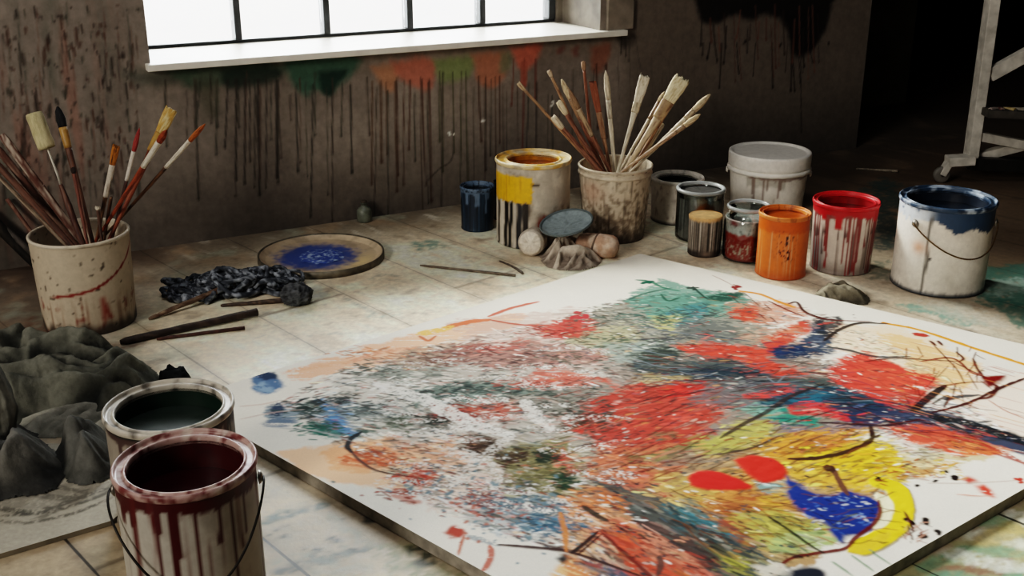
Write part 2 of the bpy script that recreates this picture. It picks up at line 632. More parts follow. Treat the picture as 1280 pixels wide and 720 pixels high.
# streaky colours beyond the right edge of the canvas
fr.poly([(1090, 740), (1170, 690), (1300, 620), (1400, 600), (1400, 760), (1100, 780)], '#a9a379', 0.95, 0.04)
for (c, pts) in (('#7fa183', [(1150, 712), (1220, 690), (1290, 690)]), ('#5f8f77', [(1160, 726), (1240, 716), (1300, 720)]),
                 ('#e2e3d0', [(1200, 668), (1250, 672), (1300, 690)]), ('#8a5b48', [(1170, 716), (1230, 712), (1262, 700)]),
                 ('#dfe2d4', [(1180, 690), (1240, 704), (1290, 712)]), ('#8db08f', [(1225, 655), (1265, 650), (1300, 655)]),
                 ('#c9b578', [(1220, 680), (1270, 660), (1300, 640)]), ('#6c9a80', [(1120, 735), (1190, 722), (1250, 735)]),
                 ('#e8e6d6', [(1255, 640), (1285, 650), (1310, 668)])):
    fr.stroke(pts, 0.017, c, 0.85, dry=0.35, rough=0.5)
fr.img = np.clip(fr.img, 0.004, 0.86)


def axis(lo, hi, a, b, step, coarse):
    return np.unique(np.concatenate([np.linspace(lo, a, max(2, int((a - lo) / coarse))), np.arange(a, b, step), np.linspace(b, hi, max(2, int((hi - b) / coarse)))]).round(5))


gx = axis(-3.4, 4.9, -1.6, 2.2, 0.0068, 0.25)
gy = np.unique(np.concatenate([axis(-2.4, 2.0, 0.95, 2.0, 0.0058, 0.25), axis(2.0, 8.6, 2.0, 4.0, 0.0085, 0.25)]))
X, Y = np.meshgrid(gx, gy)
fc = fr.sample(X, Y)
far_c = lin('#3a2f27')
inb = sst(0.0, 0.1, np.minimum(np.minimum(X + 1.7, 2.3 - X), np.minimum(Y - 0.9, 4.1 - Y)))
fc = fc * inb[..., None] + far_c * (1 - inb[..., None])
M_FLOOR = mat_paint('worn_floor_boards', rough=0.55, var=0.22, scale=70, bump=0.25, spec=0.35, dist=0.002)
_nt = M_FLOOR.node_tree
_N, _L = _nt.nodes, _nt.links
_b = _N['Principled BSDF']
_src = _b.inputs['Base Color'].links[0].from_socket
_tc = _N.new('ShaderNodeTexCoord')


def _math(op, a, b=None):
    n = _N.new('ShaderNodeMath')
    n.operation = op
    for i, v in enumerate((a, b)):
        if v is None:
            continue
        if isinstance(v, (int, float)):
            n.inputs[i].default_value = v
        else:
            _L.new(v, n.inputs[i])
    return n.outputs[0]


_dot = _N.new('ShaderNodeVectorMath')
_dot.operation = 'DOT_PRODUCT'
_dot.inputs[1].default_value = (BN[0], BN[1], 0)
_jit = _N.new('ShaderNodeTexNoise')
_jit.inputs['Scale'].default_value = 9
_L.new(_tc.outputs['Object'], _jit.inputs['Vector'])
_L.new(_tc.outputs['Object'], _dot.inputs[0])
_t = _math('ADD', _math('DIVIDE', _math('SUBTRACT', _dot.outputs['Value'], BOFF), BW), 0.5)
_dist = _math('MULTIPLY', _math('ABSOLUTE', _math('SUBTRACT', _math('FRACT', _t), 0.5)), BW)
_edge = _math('SUBTRACT', _dist, _math('MULTIPLY', _math('SUBTRACT', _jit.outputs['Fac'], 0.5), 0.004))
_mr = _N.new('ShaderNodeMapRange')
_mr.inputs['From Min'].default_value = 0.0010
_mr.inputs['From Max'].default_value = 0.0026
_L.new(_edge, _mr.inputs['Value'])
_sx = _N.new('ShaderNodeSeparateXYZ')
_L.new(_tc.outputs['Object'], _sx.inputs[0])
_fd = _N.new('ShaderNodeMapRange')
_fd.inputs['From Min'].default_value = 1.55
_fd.inputs['From Max'].default_value = 2.0
_fd.inputs['To Min'].default_value = 0.10
_fd.inputs['To Max'].default_value = 0.66
_L.new(_sx.outputs['Y'], _fd.inputs['Value'])
_L.new(_fd.outputs[0], _mr.inputs['To Min'])
_mx = _N.new('ShaderNodeVectorMath')
_mx.operation = 'SCALE'
_L.new(_src, _mx.inputs[0])
_L.new(_mr.outputs[0], _mx.inputs['Scale'])
_L.new(_mx.outputs[0], _b.inputs['Base Color'])
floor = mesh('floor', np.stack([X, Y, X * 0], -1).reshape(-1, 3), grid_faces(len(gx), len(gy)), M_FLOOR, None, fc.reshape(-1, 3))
struct(floor, 'worn pale wooden floor boards dusted and spotted with dried paint', 'floor')
# ------------------------------------------------------------------ walls and window
WA = G(180, 312)
_wb = G(1070, 185)
WU = (_wb - WA) / np.linalg.norm(_wb - WA)
WN = np.array([WU[1], -WU[0], 0.0])          # towards the room
S_END = float(np.linalg.norm(_wb - WA))
WZ = np.array([0, 0, 1.0])


def W(px, py, back=0.0):
    """pixel -> (s, z) on the window wall (or on a plane set back from it)"""
    d = ray(px, py)
    o = np.array([0, 0, CAM_H])
    t = np.dot(WA - WN * back - o, WN) / np.dot(d, WN)
    p = o + d * t
    return np.array([np.dot(p - WA, WU), p[2]])


def wp(s, z, out=0.0):
    return WA + WU * s + WN * out + WZ * z


Z_SILL = float((W(200, 76)[1] + W(700, 47)[1]) / 2)
S_W0 = float(W(186, 62)[0])
S_W1 = float(W(750, 40)[0])
Z_TOP = 2.8
REC = 0.24
CEIL = 3.1
print('wall', S_END, 'sill', Z_SILL, W(200, 76), W(700, 47), 'win', S_W0, S_W1)

wr = Raster(-1.1, -0.01, S_END + 0.02, 0.80, 0.0026, '#5f564d', W, 9)
X, Y = wr.X, wr.Y
big = fbm(X * 3, Y * 3, 1.0, 4)
wr.img = mixc(wr.img, lin('#6f655a'), sst(-0.2, 0.4, big) * 0.7)
wr.img = mixc(wr.img, lin('#4d453d'), sst(0.05, 0.5, fbm(X * 2.2 + 4, Y * 1.2, 7.0, 4)) * 0.7)
vert = fbm(X * 70, Y * 4, 3.0, 4)
wr.img *= (1 + 0.14 * vert + 0.10 * wr.n2)[..., None]
# reddish-brown vertical wash and dark spatter at the left
lf = sst(0.05, -0.15, X)
wr.img = mixc(wr.img, lin('#6b4a3c'), lf * sst(-0.05, 0.35, fbm(X * 30, Y * 2.5, 12.0, 4)) * 0.7)
wr.img = mixc(wr.img, lin('#3f4239'), lf * sst(0.05, 0.4, fbm(X * 18 + 3, Y * 3, 22.0, 4)) * 0.6)
for _ in range(230):
    px, py = RNG.uniform(0, 175), RNG.uniform(0, 235) ** 1.0
    L = RNG.exponential(9) + 2
    wr.stroke([(px, py), (px + RNG.normal() * 2 + 1, py + L)], RNG.uniform(0.0012, 0.0042), ['#1f1914', '#2b211b', '#3a2419', '#26281f'][_ % 4], 0.8, rough=0.5)
for _ in range(40):
    px, py = RNG.uniform(0, 180), RNG.uniform(0, 200)
    wr.stroke([(px, py), (px + 3, py + RNG.uniform(30, 100))], RNG.uniform(0.001, 0.002), ['#2a211b', '#4b2d20', '#31322a'][_ % 3], 0.6)


def drip(px, py0, py1, wd, col, a=0.8):
    lean = RNG.normal() * 2
    wr.stroke([(px, py0), (px + lean * 0.4, (py0 + py1) / 2), (px + lean, py1)], wd, col, a, rough=0.25, taper=False)
    wr.stroke([(px + lean, py1 - 2), (px + lean, py1)], wd * 1.5, col, a * 0.8, taper=False)


def blot(pts, col, a=0.85, drips=0, yend=(180, 270), dcol=None, seed=0):
    wr.poly(pts, col, a, 0.012, dry=0.0, soft=0.012)
    x0, x1 = min(p[0] for p in pts), max(p[0] for p in pts)
    yb = max(p[1] for p in pts)
    for k in range(drips):
        px = x0 + (x1 - x0) * (k + RNG.uniform(0.2, 0.8)) / drips
        drip(px, yb - 12, RNG.uniform(*yend), RNG.uniform(0.0016, 0.0032), dcol or col, 0.85)


# stains under the sill, left to right
wr.poly([(150, 92), (180, 84), (240, 84), (238, 104), (200, 108), (160, 100)], '#353a31', 0.75, 0.02, soft=0.02)
blot([(200, 78), (300, 74), (360, 78), (350, 92), (300, 100), (262, 112), (228, 104)], '#2f4233', 0.8, 6, (150, 250), '#2d2a22')
blot([(278, 86), (345, 84), (350, 100), (320, 108), (284, 112)], '#16241c', 0.9, 7, (170, 300), '#201c17')
blot([(355, 72), (440, 68), (447, 84), (430, 104), (412, 118), (398, 112), (380, 118), (362, 100)], '#1d4637', 0.85, 4, (180, 280), '#1f201a')
wr.poly([(400, 90), (432, 88), (424, 106), (412, 120), (402, 112)], '#10261f', 0.9, 0.008, soft=0.008)
wr.poly([(250, 100), (272, 108), (270, 150), (256, 150)], '#3b3a2c', 0.7, 0.02, soft=0.02)
blot([(462, 84), (498, 80), (496, 104), (488, 114), (476, 106)], '#8c5a32', 0.75, 4, (190, 265), '#45301f')
blot([(490, 76), (540, 74), (541, 104), (534, 112), (516, 106), (500, 96)], '#92482c', 0.8, 5, (170, 260), '#40281c')
blot([(542, 74), (590, 72), (588, 92), (570, 100), (548, 102)], '#5f7038', 0.75, 5, (170, 250), '#3a3a25')
blot([(590, 70), (632, 66), (630, 94), (616, 108), (600, 102)], '#8a4f2c', 0.8, 4, (170, 250), '#3f2a1d')
wr.poly([(624, 66), (640, 66), (634, 88), (624, 90)], '#4d5f45', 0.7, 0.01, soft=0.01)
blot([(636, 60), (676, 54), (668, 76), (658, 86), (648, 84)], '#9a4427', 0.85, 3, (120, 240), '#56291a')
wr.stroke([(655, 80), (655, 96), (654, 106)], 0.011, '#7d3a22', 0.85, taper=False)
blot([(738, 58), (762, 54), (760, 80), (750, 92), (740, 84)], '#6f3c20', 0.75, 2, (130, 200), '#3f261a')
blot([(772, 46), (797, 44), (794, 54), (780, 58)], '#211c17', 0.85, 4, (66, 90), '#211c17')
wr.poly([(695, 60), (704, 58), (703, 66), (696, 66)], '#5b2c1f', 0.7, 0.01, soft=0.008)
wr.poly([(714, 62), (724, 58), (722, 70), (716, 70)], '#5b2c1f', 0.7, 0.01, soft=0.008)
for px in list(range(230, 700, 11)):
    if RNG.random() < 0.85:
        drip(px + RNG.uniform(-4, 4), RNG.uniform(90, 120), RNG.uniform(150, 285), RNG.uniform(0.0011, 0.0024), ['#2a241d', '#332a22', '#2d2e25', '#3b2a20'][RNG.integers(4)], 0.8)
for px in range(700, 870, 14):
    drip(px + RNG.uniform(-4, 4), RNG.uniform(60, 90), RNG.uniform(120, 220), RNG.uniform(0.001, 0.002), '#352b23', 0.6)
# pale chips
for q in ((604, 152), (565, 166), (690, 130)):
    wr.dots(q, 0.004, 3, '#c9c0b0', (0.001, 0.0035))
wr.stroke([(532, 228), (548, 212), (565, 198), (566, 160)], 0.002, '#2a241d', 0.7)
# darker, browner plaster and the big black stain to the right of the window
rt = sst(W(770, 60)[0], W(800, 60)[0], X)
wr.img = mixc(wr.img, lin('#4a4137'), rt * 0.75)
blot([(868, -40), (1040, -40), (1036, 20), (1024, 52), (1012, 66), (994, 62), (984, 34), (960, 16), (938, 24), (915, 18), (895, 28), (872, 20)], '#0c0a09', 0.97, 12, (40, 118), '#17100c')
blot([(980, 20), (1022, 10), (1016, 58), (1000, 70), (988, 60)], '#0c0a09', 0.95, 3, (70, 130), '#1c130e')
for px in range(880, 1030, 6):
    drip(px + RNG.uniform(-3, 3), RNG.uniform(5, 40), RNG.uniform(45, 110), RNG.uniform(0.0012, 0.0035), ['#4a2a1c', '#2a1c15', '#5a3626', '#1c1511'][RNG.integers(4)], 0.7)
drip(1001, 60, 165, 0.002, '#1c1511', 0.8)
# shade towards the floor, painted into the wall colour
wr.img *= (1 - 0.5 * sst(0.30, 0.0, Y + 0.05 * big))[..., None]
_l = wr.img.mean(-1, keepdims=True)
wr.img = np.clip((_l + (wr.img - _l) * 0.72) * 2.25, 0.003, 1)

sx = np.unique(np.concatenate([np.linspace(-2.2, -1.05, 8), np.arange(-1.05, S_END, 0.0042), [S_END, S_W0, S_W1]]).round(5))
sz = np.unique(np.concatenate([np.arange(0, 0.76, 0.0055), np.linspace(0.78, CEIL, 14), [Z_SILL, Z_TOP]]).round(5))
SX, SZ = np.meshgrid(sx, sz)
V = WA + SX[..., None] * WU + SZ[..., None] * WZ
f = grid_faces(len(sx), len(sz))
cs = (SX.reshape(-1)[f[:, 0]] + SX.reshape(-1)[f[:, 2]]) / 2
cz = (SZ.reshape(-1)[f[:, 0]] + SZ.reshape(-1)[f[:, 2]]) / 2
keep = ~((cs > S_W0) & (cs < S_W1) & (cz > Z_SILL) & (cz < Z_TOP))
M_WALL = mat_paint('stained_plaster', rough=0.8, var=0.18, scale=45, bump=0.35, spec=0.2, dist=0.003)
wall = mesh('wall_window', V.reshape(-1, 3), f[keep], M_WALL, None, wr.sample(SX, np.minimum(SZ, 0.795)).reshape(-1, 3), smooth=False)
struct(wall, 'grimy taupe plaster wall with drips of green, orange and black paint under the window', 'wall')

M_PLASTER = mat('window_plaster', '#6f675c', 0.8, var=0.25, scale=14, bump=0.3)
M_SILL = mat('sill_paint', '#e9e5da', 0.45, var=0.06, scale=20)
M_BAR = mat('window_bar_metal', '#3c3e40', 0.5, 0.2, 0.2, 30)
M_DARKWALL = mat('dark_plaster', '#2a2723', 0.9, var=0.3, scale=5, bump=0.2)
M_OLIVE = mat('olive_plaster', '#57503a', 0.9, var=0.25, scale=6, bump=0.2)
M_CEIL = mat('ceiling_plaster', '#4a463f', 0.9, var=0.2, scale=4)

win = thing('window_1', 'wide metal-framed window with dark mullions over a white sill', 'window', wp(S_W0, Z_SILL), kind='structure')


def win_part(o):
    o.parent = win
    o.matrix_parent_inverse = Matrix.Translation(-Vector(wp(S_W0, Z_SILL)))
    return o


def wbox(name, s0, s1, z0, z1, o0, o1, m, bevel=0.0):
    return box(name, wp((s0 + s1) / 2, (z0 + z1) / 2, (o0 + o1) / 2), WU * (s1 - s0) / 2, WN * (o1 - o0) / 2, WZ * (z1 - z0) / 2, m, None, bevel)


zb = float((W(230, 61, REC)[1] + W(640, 33, REC)[1]) / 2)
s_bars = [float(W(px, py, REC)[0]) for px, py in ((190, 60), (297, 54), (407, 46), (510, 38), (600, 32), (686, 27))]
s_bars[0] = S_W0 + 0.012
print('bars', s_bars, 'zb', zb)
for o in (wbox('reveal', S_W1, S_W1 + 0.03, Z_SILL - 0.04, Z_TOP, -REC - 0.05, -0.001, M_PLASTER),
          wbox('reveal', S_W0 - 0.03, S_W0, Z_SILL - 0.04, Z_TOP, -REC - 0.05, -0.001, M_PLASTER),
          wbox('lintel', S_W0, S_W1, Z_TOP, Z_TOP + 0.03, -REC - 0.05, -0.001, M_PLASTER),
          wbox('sill', S_W0 - 0.012, S_W1 + 0.075, Z_SILL - 0.012, Z_SILL + 0.004, -REC - 0.05, 0.028, M_SILL, 0.003)):
    win_part(o)
# the frame: bottom rail, top rail, two stiles, and a stretch of wall between the last stile and the reveal
rail_z0, rail_z1 = Z_SILL + 0.004, zb + 0.016
win_part(wbox('bottom_rail', S_W0, s_bars[-1] + 0.012, rail_z0, rail_z1, -REC - 0.02, -REC + 0.015, M_BAR, 0.003))
win_part(wbox('top_rail', S_W0, s_bars[-1] + 0.012, Z_TOP - 0.04, Z_TOP, -REC - 0.02, -REC + 0.015, M_BAR, 0.003))
for s_ in s_bars[1:-1]:
    win_part(wbox('mullion', s_ - 0.009, s_ + 0.009, rail_z1, Z_TOP - 0.04, -REC - 0.02, -REC + 0.02, M_BAR, 0.003))
for s_ in (s_bars[0], s_bars[-1]):
    win_part(wbox('stile', s_ - 0.011, s_ + 0.011, rail_z1, Z_TOP - 0.04, -REC - 0.02, -REC + 0.02, M_BAR, 0.003))
win_part(wbox('transom', S_W0, s_bars[-1], 1.22, 1.245, -REC - 0.015, -REC + 0.014, M_BAR, 0.003))
for a_, b_ in zip(s_bars[:-1], s_bars[1:]):
    win_part(wbox('pane', a_ + 0.009, b_ - 0.009, rail_z1 - 0.004, Z_TOP - 0.036, -REC - 0.006, -REC - 0.002, mat_glass('window_glass', '#f6f8f8', 0.97)))
win_part(wbox('side_panel', s_bars[-1] + 0.012, S_W1, Z_SILL, Z_TOP, -REC - 0.05, -REC + 0.03, M_PLASTER))
# pale plaster strip beside the window
strip = wbox('trim_1', S_W1 + 0.018, float(W(789, 30)[0]), Z_SILL + 0.004, CEIL, 0.0005, 0.012, mat('strip_plaster', '#8d8376', 0.8, var=0.25, scale=14, bump=0.3), 0.002)
struct(strip, 'pale plaster strip standing at the right side of the window', 'trim')


def wall_quad(name, a, b, m, label, z1=CEIL):
    a, b = np.asarray(a, float), np.asarray(b, float)
    V = [(a[0], a[1], 0), (b[0], b[1], 0), (b[0], b[1], z1), (a[0], a[1], z1)]
    return struct(mesh(name, V, [(0, 1, 2, 3)], m, None, None, False), label, 'wall')


P_L = wp(-2.2, 0)
P_R = wp(S_END, 0)
P_RB = P_R - WN * 2.6 + WU * 2.0
P_B = np.array([4.6, P_RB[1] + 0.6, 0])
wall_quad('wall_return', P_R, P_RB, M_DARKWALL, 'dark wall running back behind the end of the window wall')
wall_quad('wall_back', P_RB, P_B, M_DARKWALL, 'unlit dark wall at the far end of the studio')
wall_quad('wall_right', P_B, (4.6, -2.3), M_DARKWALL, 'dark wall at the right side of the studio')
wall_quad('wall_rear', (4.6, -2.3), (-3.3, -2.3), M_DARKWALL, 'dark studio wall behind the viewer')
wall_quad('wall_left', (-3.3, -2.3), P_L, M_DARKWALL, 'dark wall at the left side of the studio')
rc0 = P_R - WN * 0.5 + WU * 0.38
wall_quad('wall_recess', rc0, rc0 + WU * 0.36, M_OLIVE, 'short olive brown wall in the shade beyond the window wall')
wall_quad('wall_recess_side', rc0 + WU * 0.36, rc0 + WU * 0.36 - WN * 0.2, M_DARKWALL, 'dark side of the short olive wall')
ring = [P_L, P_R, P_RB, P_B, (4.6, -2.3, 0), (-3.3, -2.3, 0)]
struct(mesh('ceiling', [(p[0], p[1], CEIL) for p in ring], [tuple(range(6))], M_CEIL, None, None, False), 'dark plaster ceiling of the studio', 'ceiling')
# ------------------------------------------------------------------ the big painting on the floor
CT = 0.02


def cmap(px, py):
    return G(px, py, CT)[:2]


def meet(p, m, q, k):
    """crossing of y=p1+m(x-p0) and y=q1+k(x-q0)"""
    x = (q[1] - k * q[0] - p[1] + m * p[0]) / (m - k)
    return (x, p[1] + m * (x - p[0]))


c_L = meet((329, 560), 0.56, (290, 478), -0.34)
c_N = meet((329, 560), 0.56, (1090, 720), -0.574)
c_F = (800, 317)
c_R = meet((1090, 720), -0.574, (1126, 374), 0.29)
qL, qN, qF, qR = (np.array(cmap(*q)) for q in (c_L, c_N, c_F, c_R))
print('canvas', qL, qF, qR, qN)

allq = np.array([qL, qN, qF, qR])
cr = Raster(allq[:, 0].min() - 0.02, allq[:, 1].min() - 0.02, allq[:, 0].max() + 0.02, allq[:, 1].max() + 0.02, 0.0019, '#e9e4d9', cmap, 21)
cr.img *= (1 + 0.05 * cr.n1 + 0.03 * cr.n3)[..., None]
A_ = lambda p, q: math.atan2(*(np.array(cmap(*q)) - np.array(cmap(*p)))[::-1])
HZ = A_((500, 480), (620, 478))


def P(pts, col, a=0.9, rough=0.02, dry=0.3, ang=None, h=0.0, soft=0.006):
    mx, my = np.mean(pts, 0)
    if ang is None:
        sl = flow(mx, my)
        ang = A_((mx - 30, my - 30 * sl), (mx + 30, my + 30 * sl))
    cr.poly(pts, col, a, rough, dry * 0.62, ang, soft, h, seed=mx * 0.01, fine=150, along=10)


_fp = np.array([(380, 480, -.25), (450, 520, .15), (600, 440, -.05), (620, 520, .02), (640, 640, .12), (760, 470, .06), (780, 540, -.28), (860, 450, .14),
                (900, 380, .1), (850, 520, -.3), (980, 470, -.1), (1000, 540, -.2), (1090, 470, .3), (1150, 420, .25), (1200, 540, .28), (900, 590, -.18),
                (1050, 580, -.3), (960, 640, .25), (840, 650, .55), (760, 690, .6), (880, 690, .5), (720, 570, .1), (400, 600, .25)])


def flow(x, y):
    d = 1.0 / ((_fp[:, 0] - x) ** 2 + ((_fp[:, 1] - y) * 1.8) ** 2 + 400)
    return float((d * _fp[:, 2]).sum() / d.sum())


# --- thin washes
P([(360, 465), (440, 440), (520, 418), (640, 392), (650, 402), (540, 436), (450, 462), (380, 476)], '#eeb795', 0.8, 0.03, 0.35)
P([(345, 568), (432, 552), (520, 545), (580, 575), (560, 600), (500, 610), (430, 605), (378, 588)], '#f0c6a2', 0.9, 0.02, 0.0)
P([(400, 570), (440, 555), (500, 560), (480, 590), (430, 586)], '#eeae80', 0.7, 0.03, 0.3)
P([(1010, 400), (1110, 408), (1200, 440), (1236, 480), (1200, 500), (1150, 470), (1060, 440)], '#efd6b8', 0.8, 0.03, 0.25)
P([(1090, 415), (1180, 435), (1225, 470), (1180, 490), (1130, 450)], '#e9b46c', 0.6, 0.03, 0.5)
P([(1180, 490), (1290, 470), (1310, 540), (1240, 540)], '#efdccb', 0.7, 0.03, 0.4)
P([(420, 480), (700, 400), (780, 440), (760, 560), (640, 600), (520, 570)], '#cfc8bd', 0.75, 0.05, 0.25)
P([(560, 400), (760, 390), (800, 440), (600, 450)], '#c9a79c', 0.6, 0.04, 0.4)
P([(470, 560), (560, 545), (650, 580), (640, 640), (560, 640)], '#e3c9b8', 0.7, 0.04, 0.4)
P([(590, 610), (700, 590), (720, 660), (640, 672), (585, 640)], '#b5c0c4', 0.8, 0.05, 0.35)

# --- muddy underlayer where the paint is thickest
P([(760, 430), (900, 410), (1010, 430), (1040, 470), (1130, 520), (1040, 545), (900, 560), (800, 560), (740, 500)], '#85766c', 0.9, 0.04, 0.15)
P([(740, 560), (880, 545), (1000, 550), (1090, 560), (1110, 610), (1040, 680), (960, 720), (860, 720), (760, 640)], '#b08a58', 0.9, 0.04, 0.12)
P([(690, 640), (780, 610), (900, 690), (940, 740), (760, 745)], '#8a6a58', 0.85, 0.03, 0.2)
P([(520, 470), (640, 440), (760, 430), (780, 520), (700, 590), (600, 560), (540, 530)], '#aba298', 0.7, 0.05, 0.3)
P([(600, 560), (720, 545), (760, 600), (720, 660), (620, 640)], '#a39a88', 0.7, 0.05, 0.35)

# --- upper band: teal, grey and red scribble
P([(690, 405), (780, 376), (900, 362), (960, 385), (960, 430), (860, 440), (740, 436)], '#8d8c80', 0.9, 0.04, 0.3)
P([(780, 378), (822, 352), (880, 360), (935, 370), (900, 392), (830, 400)], '#5d9485', 0.8, 0.03, 0.35)
P([(826, 392), (880, 378), (880, 398), (850, 408)], '#4b7f88', 0.8, 0.02, 0.4)
P([(868, 372), (930, 364), (905, 378)], '#2f5148', 0.9, 0.015, 0.3)
P([(700, 420), (770, 405), (800, 425), (740, 440)], '#b7b18c', 0.7, 0.03, 0.45)
P([(720, 436), (830, 425), (850, 445), (760, 455)], '#9aa59c', 0.85, 0.03, 0.3)
P([(905, 378), (985, 376), (1000, 400), (950, 405), (912, 395)], '#cf8a72', 0.8, 0.03, 0.4)
P([(905, 388), (945, 382), (945, 398), (912, 398)], '#c8442f', 0.85, 0.02, 0.4)
P([(850, 408), (900, 400), (930, 425), (870, 430)], '#6a6f6c', 0.85, 0.03, 0.3)
P([(820, 395), (850, 394), (845, 412), (822, 410)], '#c7c078', 0.7, 0.02, 0.4)

# --- greys, greens and reds of the left half
P([(445, 470), (520, 440), (600, 435), (570, 462), (480, 480)], '#8e948b', 0.8, 0.03, 0.5)
P([(450, 450), (560, 428), (620, 430), (540, 458)], '#a98a76', 0.7, 0.03, 0.5)
P([(505, 490), (560, 476), (660, 478), (700, 490), (600, 505), (530, 510)], '#6f8078', 0.9, 0.03, 0.4)
P([(540, 440), (600, 430), (700, 428), (760, 450), (660, 462), (570, 456)], '#a5746a', 0.8, 0.03, 0.42)
P([(590, 432), (650, 426), (655, 436), (600, 440)], '#c4685c', 0.7, 0.02, 0.4)
P([(660, 405), (725, 398), (740, 408), (720, 422), (672, 420)], '#c9473c', 0.9, 0.02, 0.25)
P([(640, 470), (700, 460), (760, 476), (720, 486), (660, 480)], '#cb5f4c', 0.85, 0.03, 0.3)
P([(660, 490), (760, 478), (800, 520), (740, 545), (670, 520)], '#86837a', 0.85, 0.04, 0.35)
P([(555, 520), (620, 505), (650, 515), (620, 528), (580, 530)], '#b5523f', 0.85, 0.03, 0.35)
P([(490, 515), (550, 505), (560, 535), (500, 545)], '#a9a39a', 0.7, 0.04, 0.4)
P([(528, 522), (560, 518), (562, 534), (532, 536)], '#4f5148', 0.85, 0.02, 0.3)
P([(580, 552), (612, 546), (622, 562), (594, 570)], '#57402c', 0.9, 0.025, 0.3)
P([(616, 566), (680, 550), (725, 565), (730, 600), (700, 618), (640, 608)], '#8b8459', 0.9, 0.03, 0.3)
P([(622, 575), (648, 560), (660, 566), (640, 584)], '#4c3a26', 0.8, 0.02, 0.35)
P([(668, 566), (690, 564), (697, 574), (680, 580)], '#33452f', 0.92, 0.012, 0.15)
P([(694, 596), (714, 588), (719, 602), (700, 612)], '#2e4a35', 0.95, 0.012, 0.12)
P([(728, 588), (745, 584), (742, 598), (732, 598)], '#39443a', 0.9, 0.012, 0.2)
P([(644, 598), (660, 596), (656, 606), (646, 606)], '#44555c', 0.9, 0.01, 0.15)
P([(620, 622), (700, 612), (716, 650), (660, 664), (610, 640)], '#7d929c', 0.8, 0.04, 0.5)
P([(660, 645), (710, 640), (712, 662), (670, 666)], '#557a8d', 0.75, 0.03, 0.5)
P([(490, 560), (560, 550), (575, 580), (520, 584)], '#e0a078', 0.75, 0.03, 0.45)
P([(470, 545), (540, 550), (510, 560)], '#b5714f', 0.6, 0.03, 0.5)
P([(420, 575), (470, 562), (500, 570), (480, 584), (446, 584)], '#df8860', 0.75, 0.02, 0.45)
P([(506, 586), (530, 584), (552, 598), (540, 608), (516, 600)], '#c65d48', 0.85, 0.02, 0.4)
P([(488, 606), (508, 612), (530, 628), (514, 630), (494, 620)], '#c4705f', 0.7, 0.02, 0.5)
P([(580, 606), (605, 598), (620, 630), (590, 640)], '#b67a68', 0.6, 0.03, 0.6)

# --- blues at the left corner
P([(314, 474), (330, 464), (352, 476), (356, 484), (332, 493), (318, 488)], '#5b7ba0', 0.97, 0.014, 0.05)
P([(318, 470), (340, 466), (350, 474), (330, 476)], '#2c3f5c', 0.92, 0.014, 0.2)
P([(316, 484), (330, 478), (345, 488), (330, 492)], '#9db6cb', 0.8, 0.014, 0.3)
P([(338, 508), (362, 506), (392, 504), (440, 500), (430, 530), (382, 524), (342, 524)], '#8196a3', 0.85, 0.025, 0.4)
P([(328, 528), (352, 520), (372, 528), (340, 532)], '#6d7f96', 0.8, 0.015, 0.35)
P([(339, 505), (352, 503), (356, 516), (340, 520)], '#364863', 0.95, 0.012, 0.2)
P([(366, 506), (400, 500), (420, 512), (380, 520)], '#5a6c60', 0.85, 0.02, 0.4)
P([(400, 494), (440, 488), (450, 500), (420, 508)], '#4b5450', 0.85, 0.02, 0.4)
P([(395, 500), (408, 502), (444, 540), (434, 546), (414, 524)], '#5f93c4', 0.95, 0.01, 0.2)
P([(400, 520), (420, 524), (434, 546), (418, 544)], '#3c6f9b', 0.85, 0.012, 0.3)
P([(388, 530), (420, 536), (440, 546), (400, 546)], '#559387', 0.85, 0.015, 0.3)
P([(380, 518), (402, 526), (414, 538), (392, 534)], '#3c4d4d', 0.85, 0.015, 0.3)
P([(430, 506), (490, 500), (520, 520), (470, 530), (440, 524)], '#84918f', 0.75, 0.03, 0.5)
P([(444, 538), (466, 530), (478, 538), (450, 546)], '#2d5145', 0.9, 0.012, 0.2)
P([(480, 522), (505, 518), (506, 536), (486, 538)], '#6c7464', 0.8, 0.02, 0.4)

# --- the red and black centre
P([(745, 500), (800, 478), (885, 470), (905, 500), (890, 540), (820, 560), (760, 570), (730, 540)], '#bf4a3a', 0.95, 0.03, 0.12)
P([(740, 560), (840, 555), (860, 580), (810, 625), (740, 600)], '#cf7a5a', 0.92, 0.03, 0.2)
P([(830, 452), (900, 446), (1000, 470), (1060, 480), (1000, 492), (900, 480), (800, 470), (790, 450)], '#4b5655', 0.92, 0.03, 0.2)
P([(790, 440), (838, 432), (850, 448), (800, 455)], '#38413a', 0.9, 0.02, 0.25)
P([(840, 462), (965, 460), (970, 472), (880, 472)], '#2d3c48', 0.9, 0.02, 0.2)
P([(870, 470), (990, 478), (1010, 498), (920, 510), (860, 500)], '#6d6f70', 0.88, 0.03, 0.25)
P([(838, 432), (900, 430), (960, 436), (950, 424), (980, 412), (1008, 400), (1013, 412), (980, 434), (960, 448), (1000, 465), (1006, 469), (968, 472), (930, 452), (880, 445)], '#d2503e', 0.97, 0.012, 0.06)
P([(925, 420), (990, 408), (1005, 418), (950, 430)], '#d9a185', 0.5, 0.02, 0.55)
P([(960, 440), (1000, 430), (1018, 400), (1030, 410), (1044, 438), (1010, 446), (978, 450)], '#33445c', 0.95, 0.015, 0.2)
P([(968, 434), (1000, 432), (1004, 442), (972, 446)], '#24375a', 0.9, 0.012, 0.2)
P([(1015, 400), (1050, 395), (1044, 420), (1024, 420)], '#33383f', 0.9, 0.02, 0.3)
P([(930, 492), (978, 484), (990, 490), (950, 498), (925, 498)], '#cf4a44', 0.95, 0.012, 0.1)
P([(690, 572), (704, 562), (716, 578), (722, 590), (712, 588)], '#cf4a3d', 0.92, 0.012, 0.15)
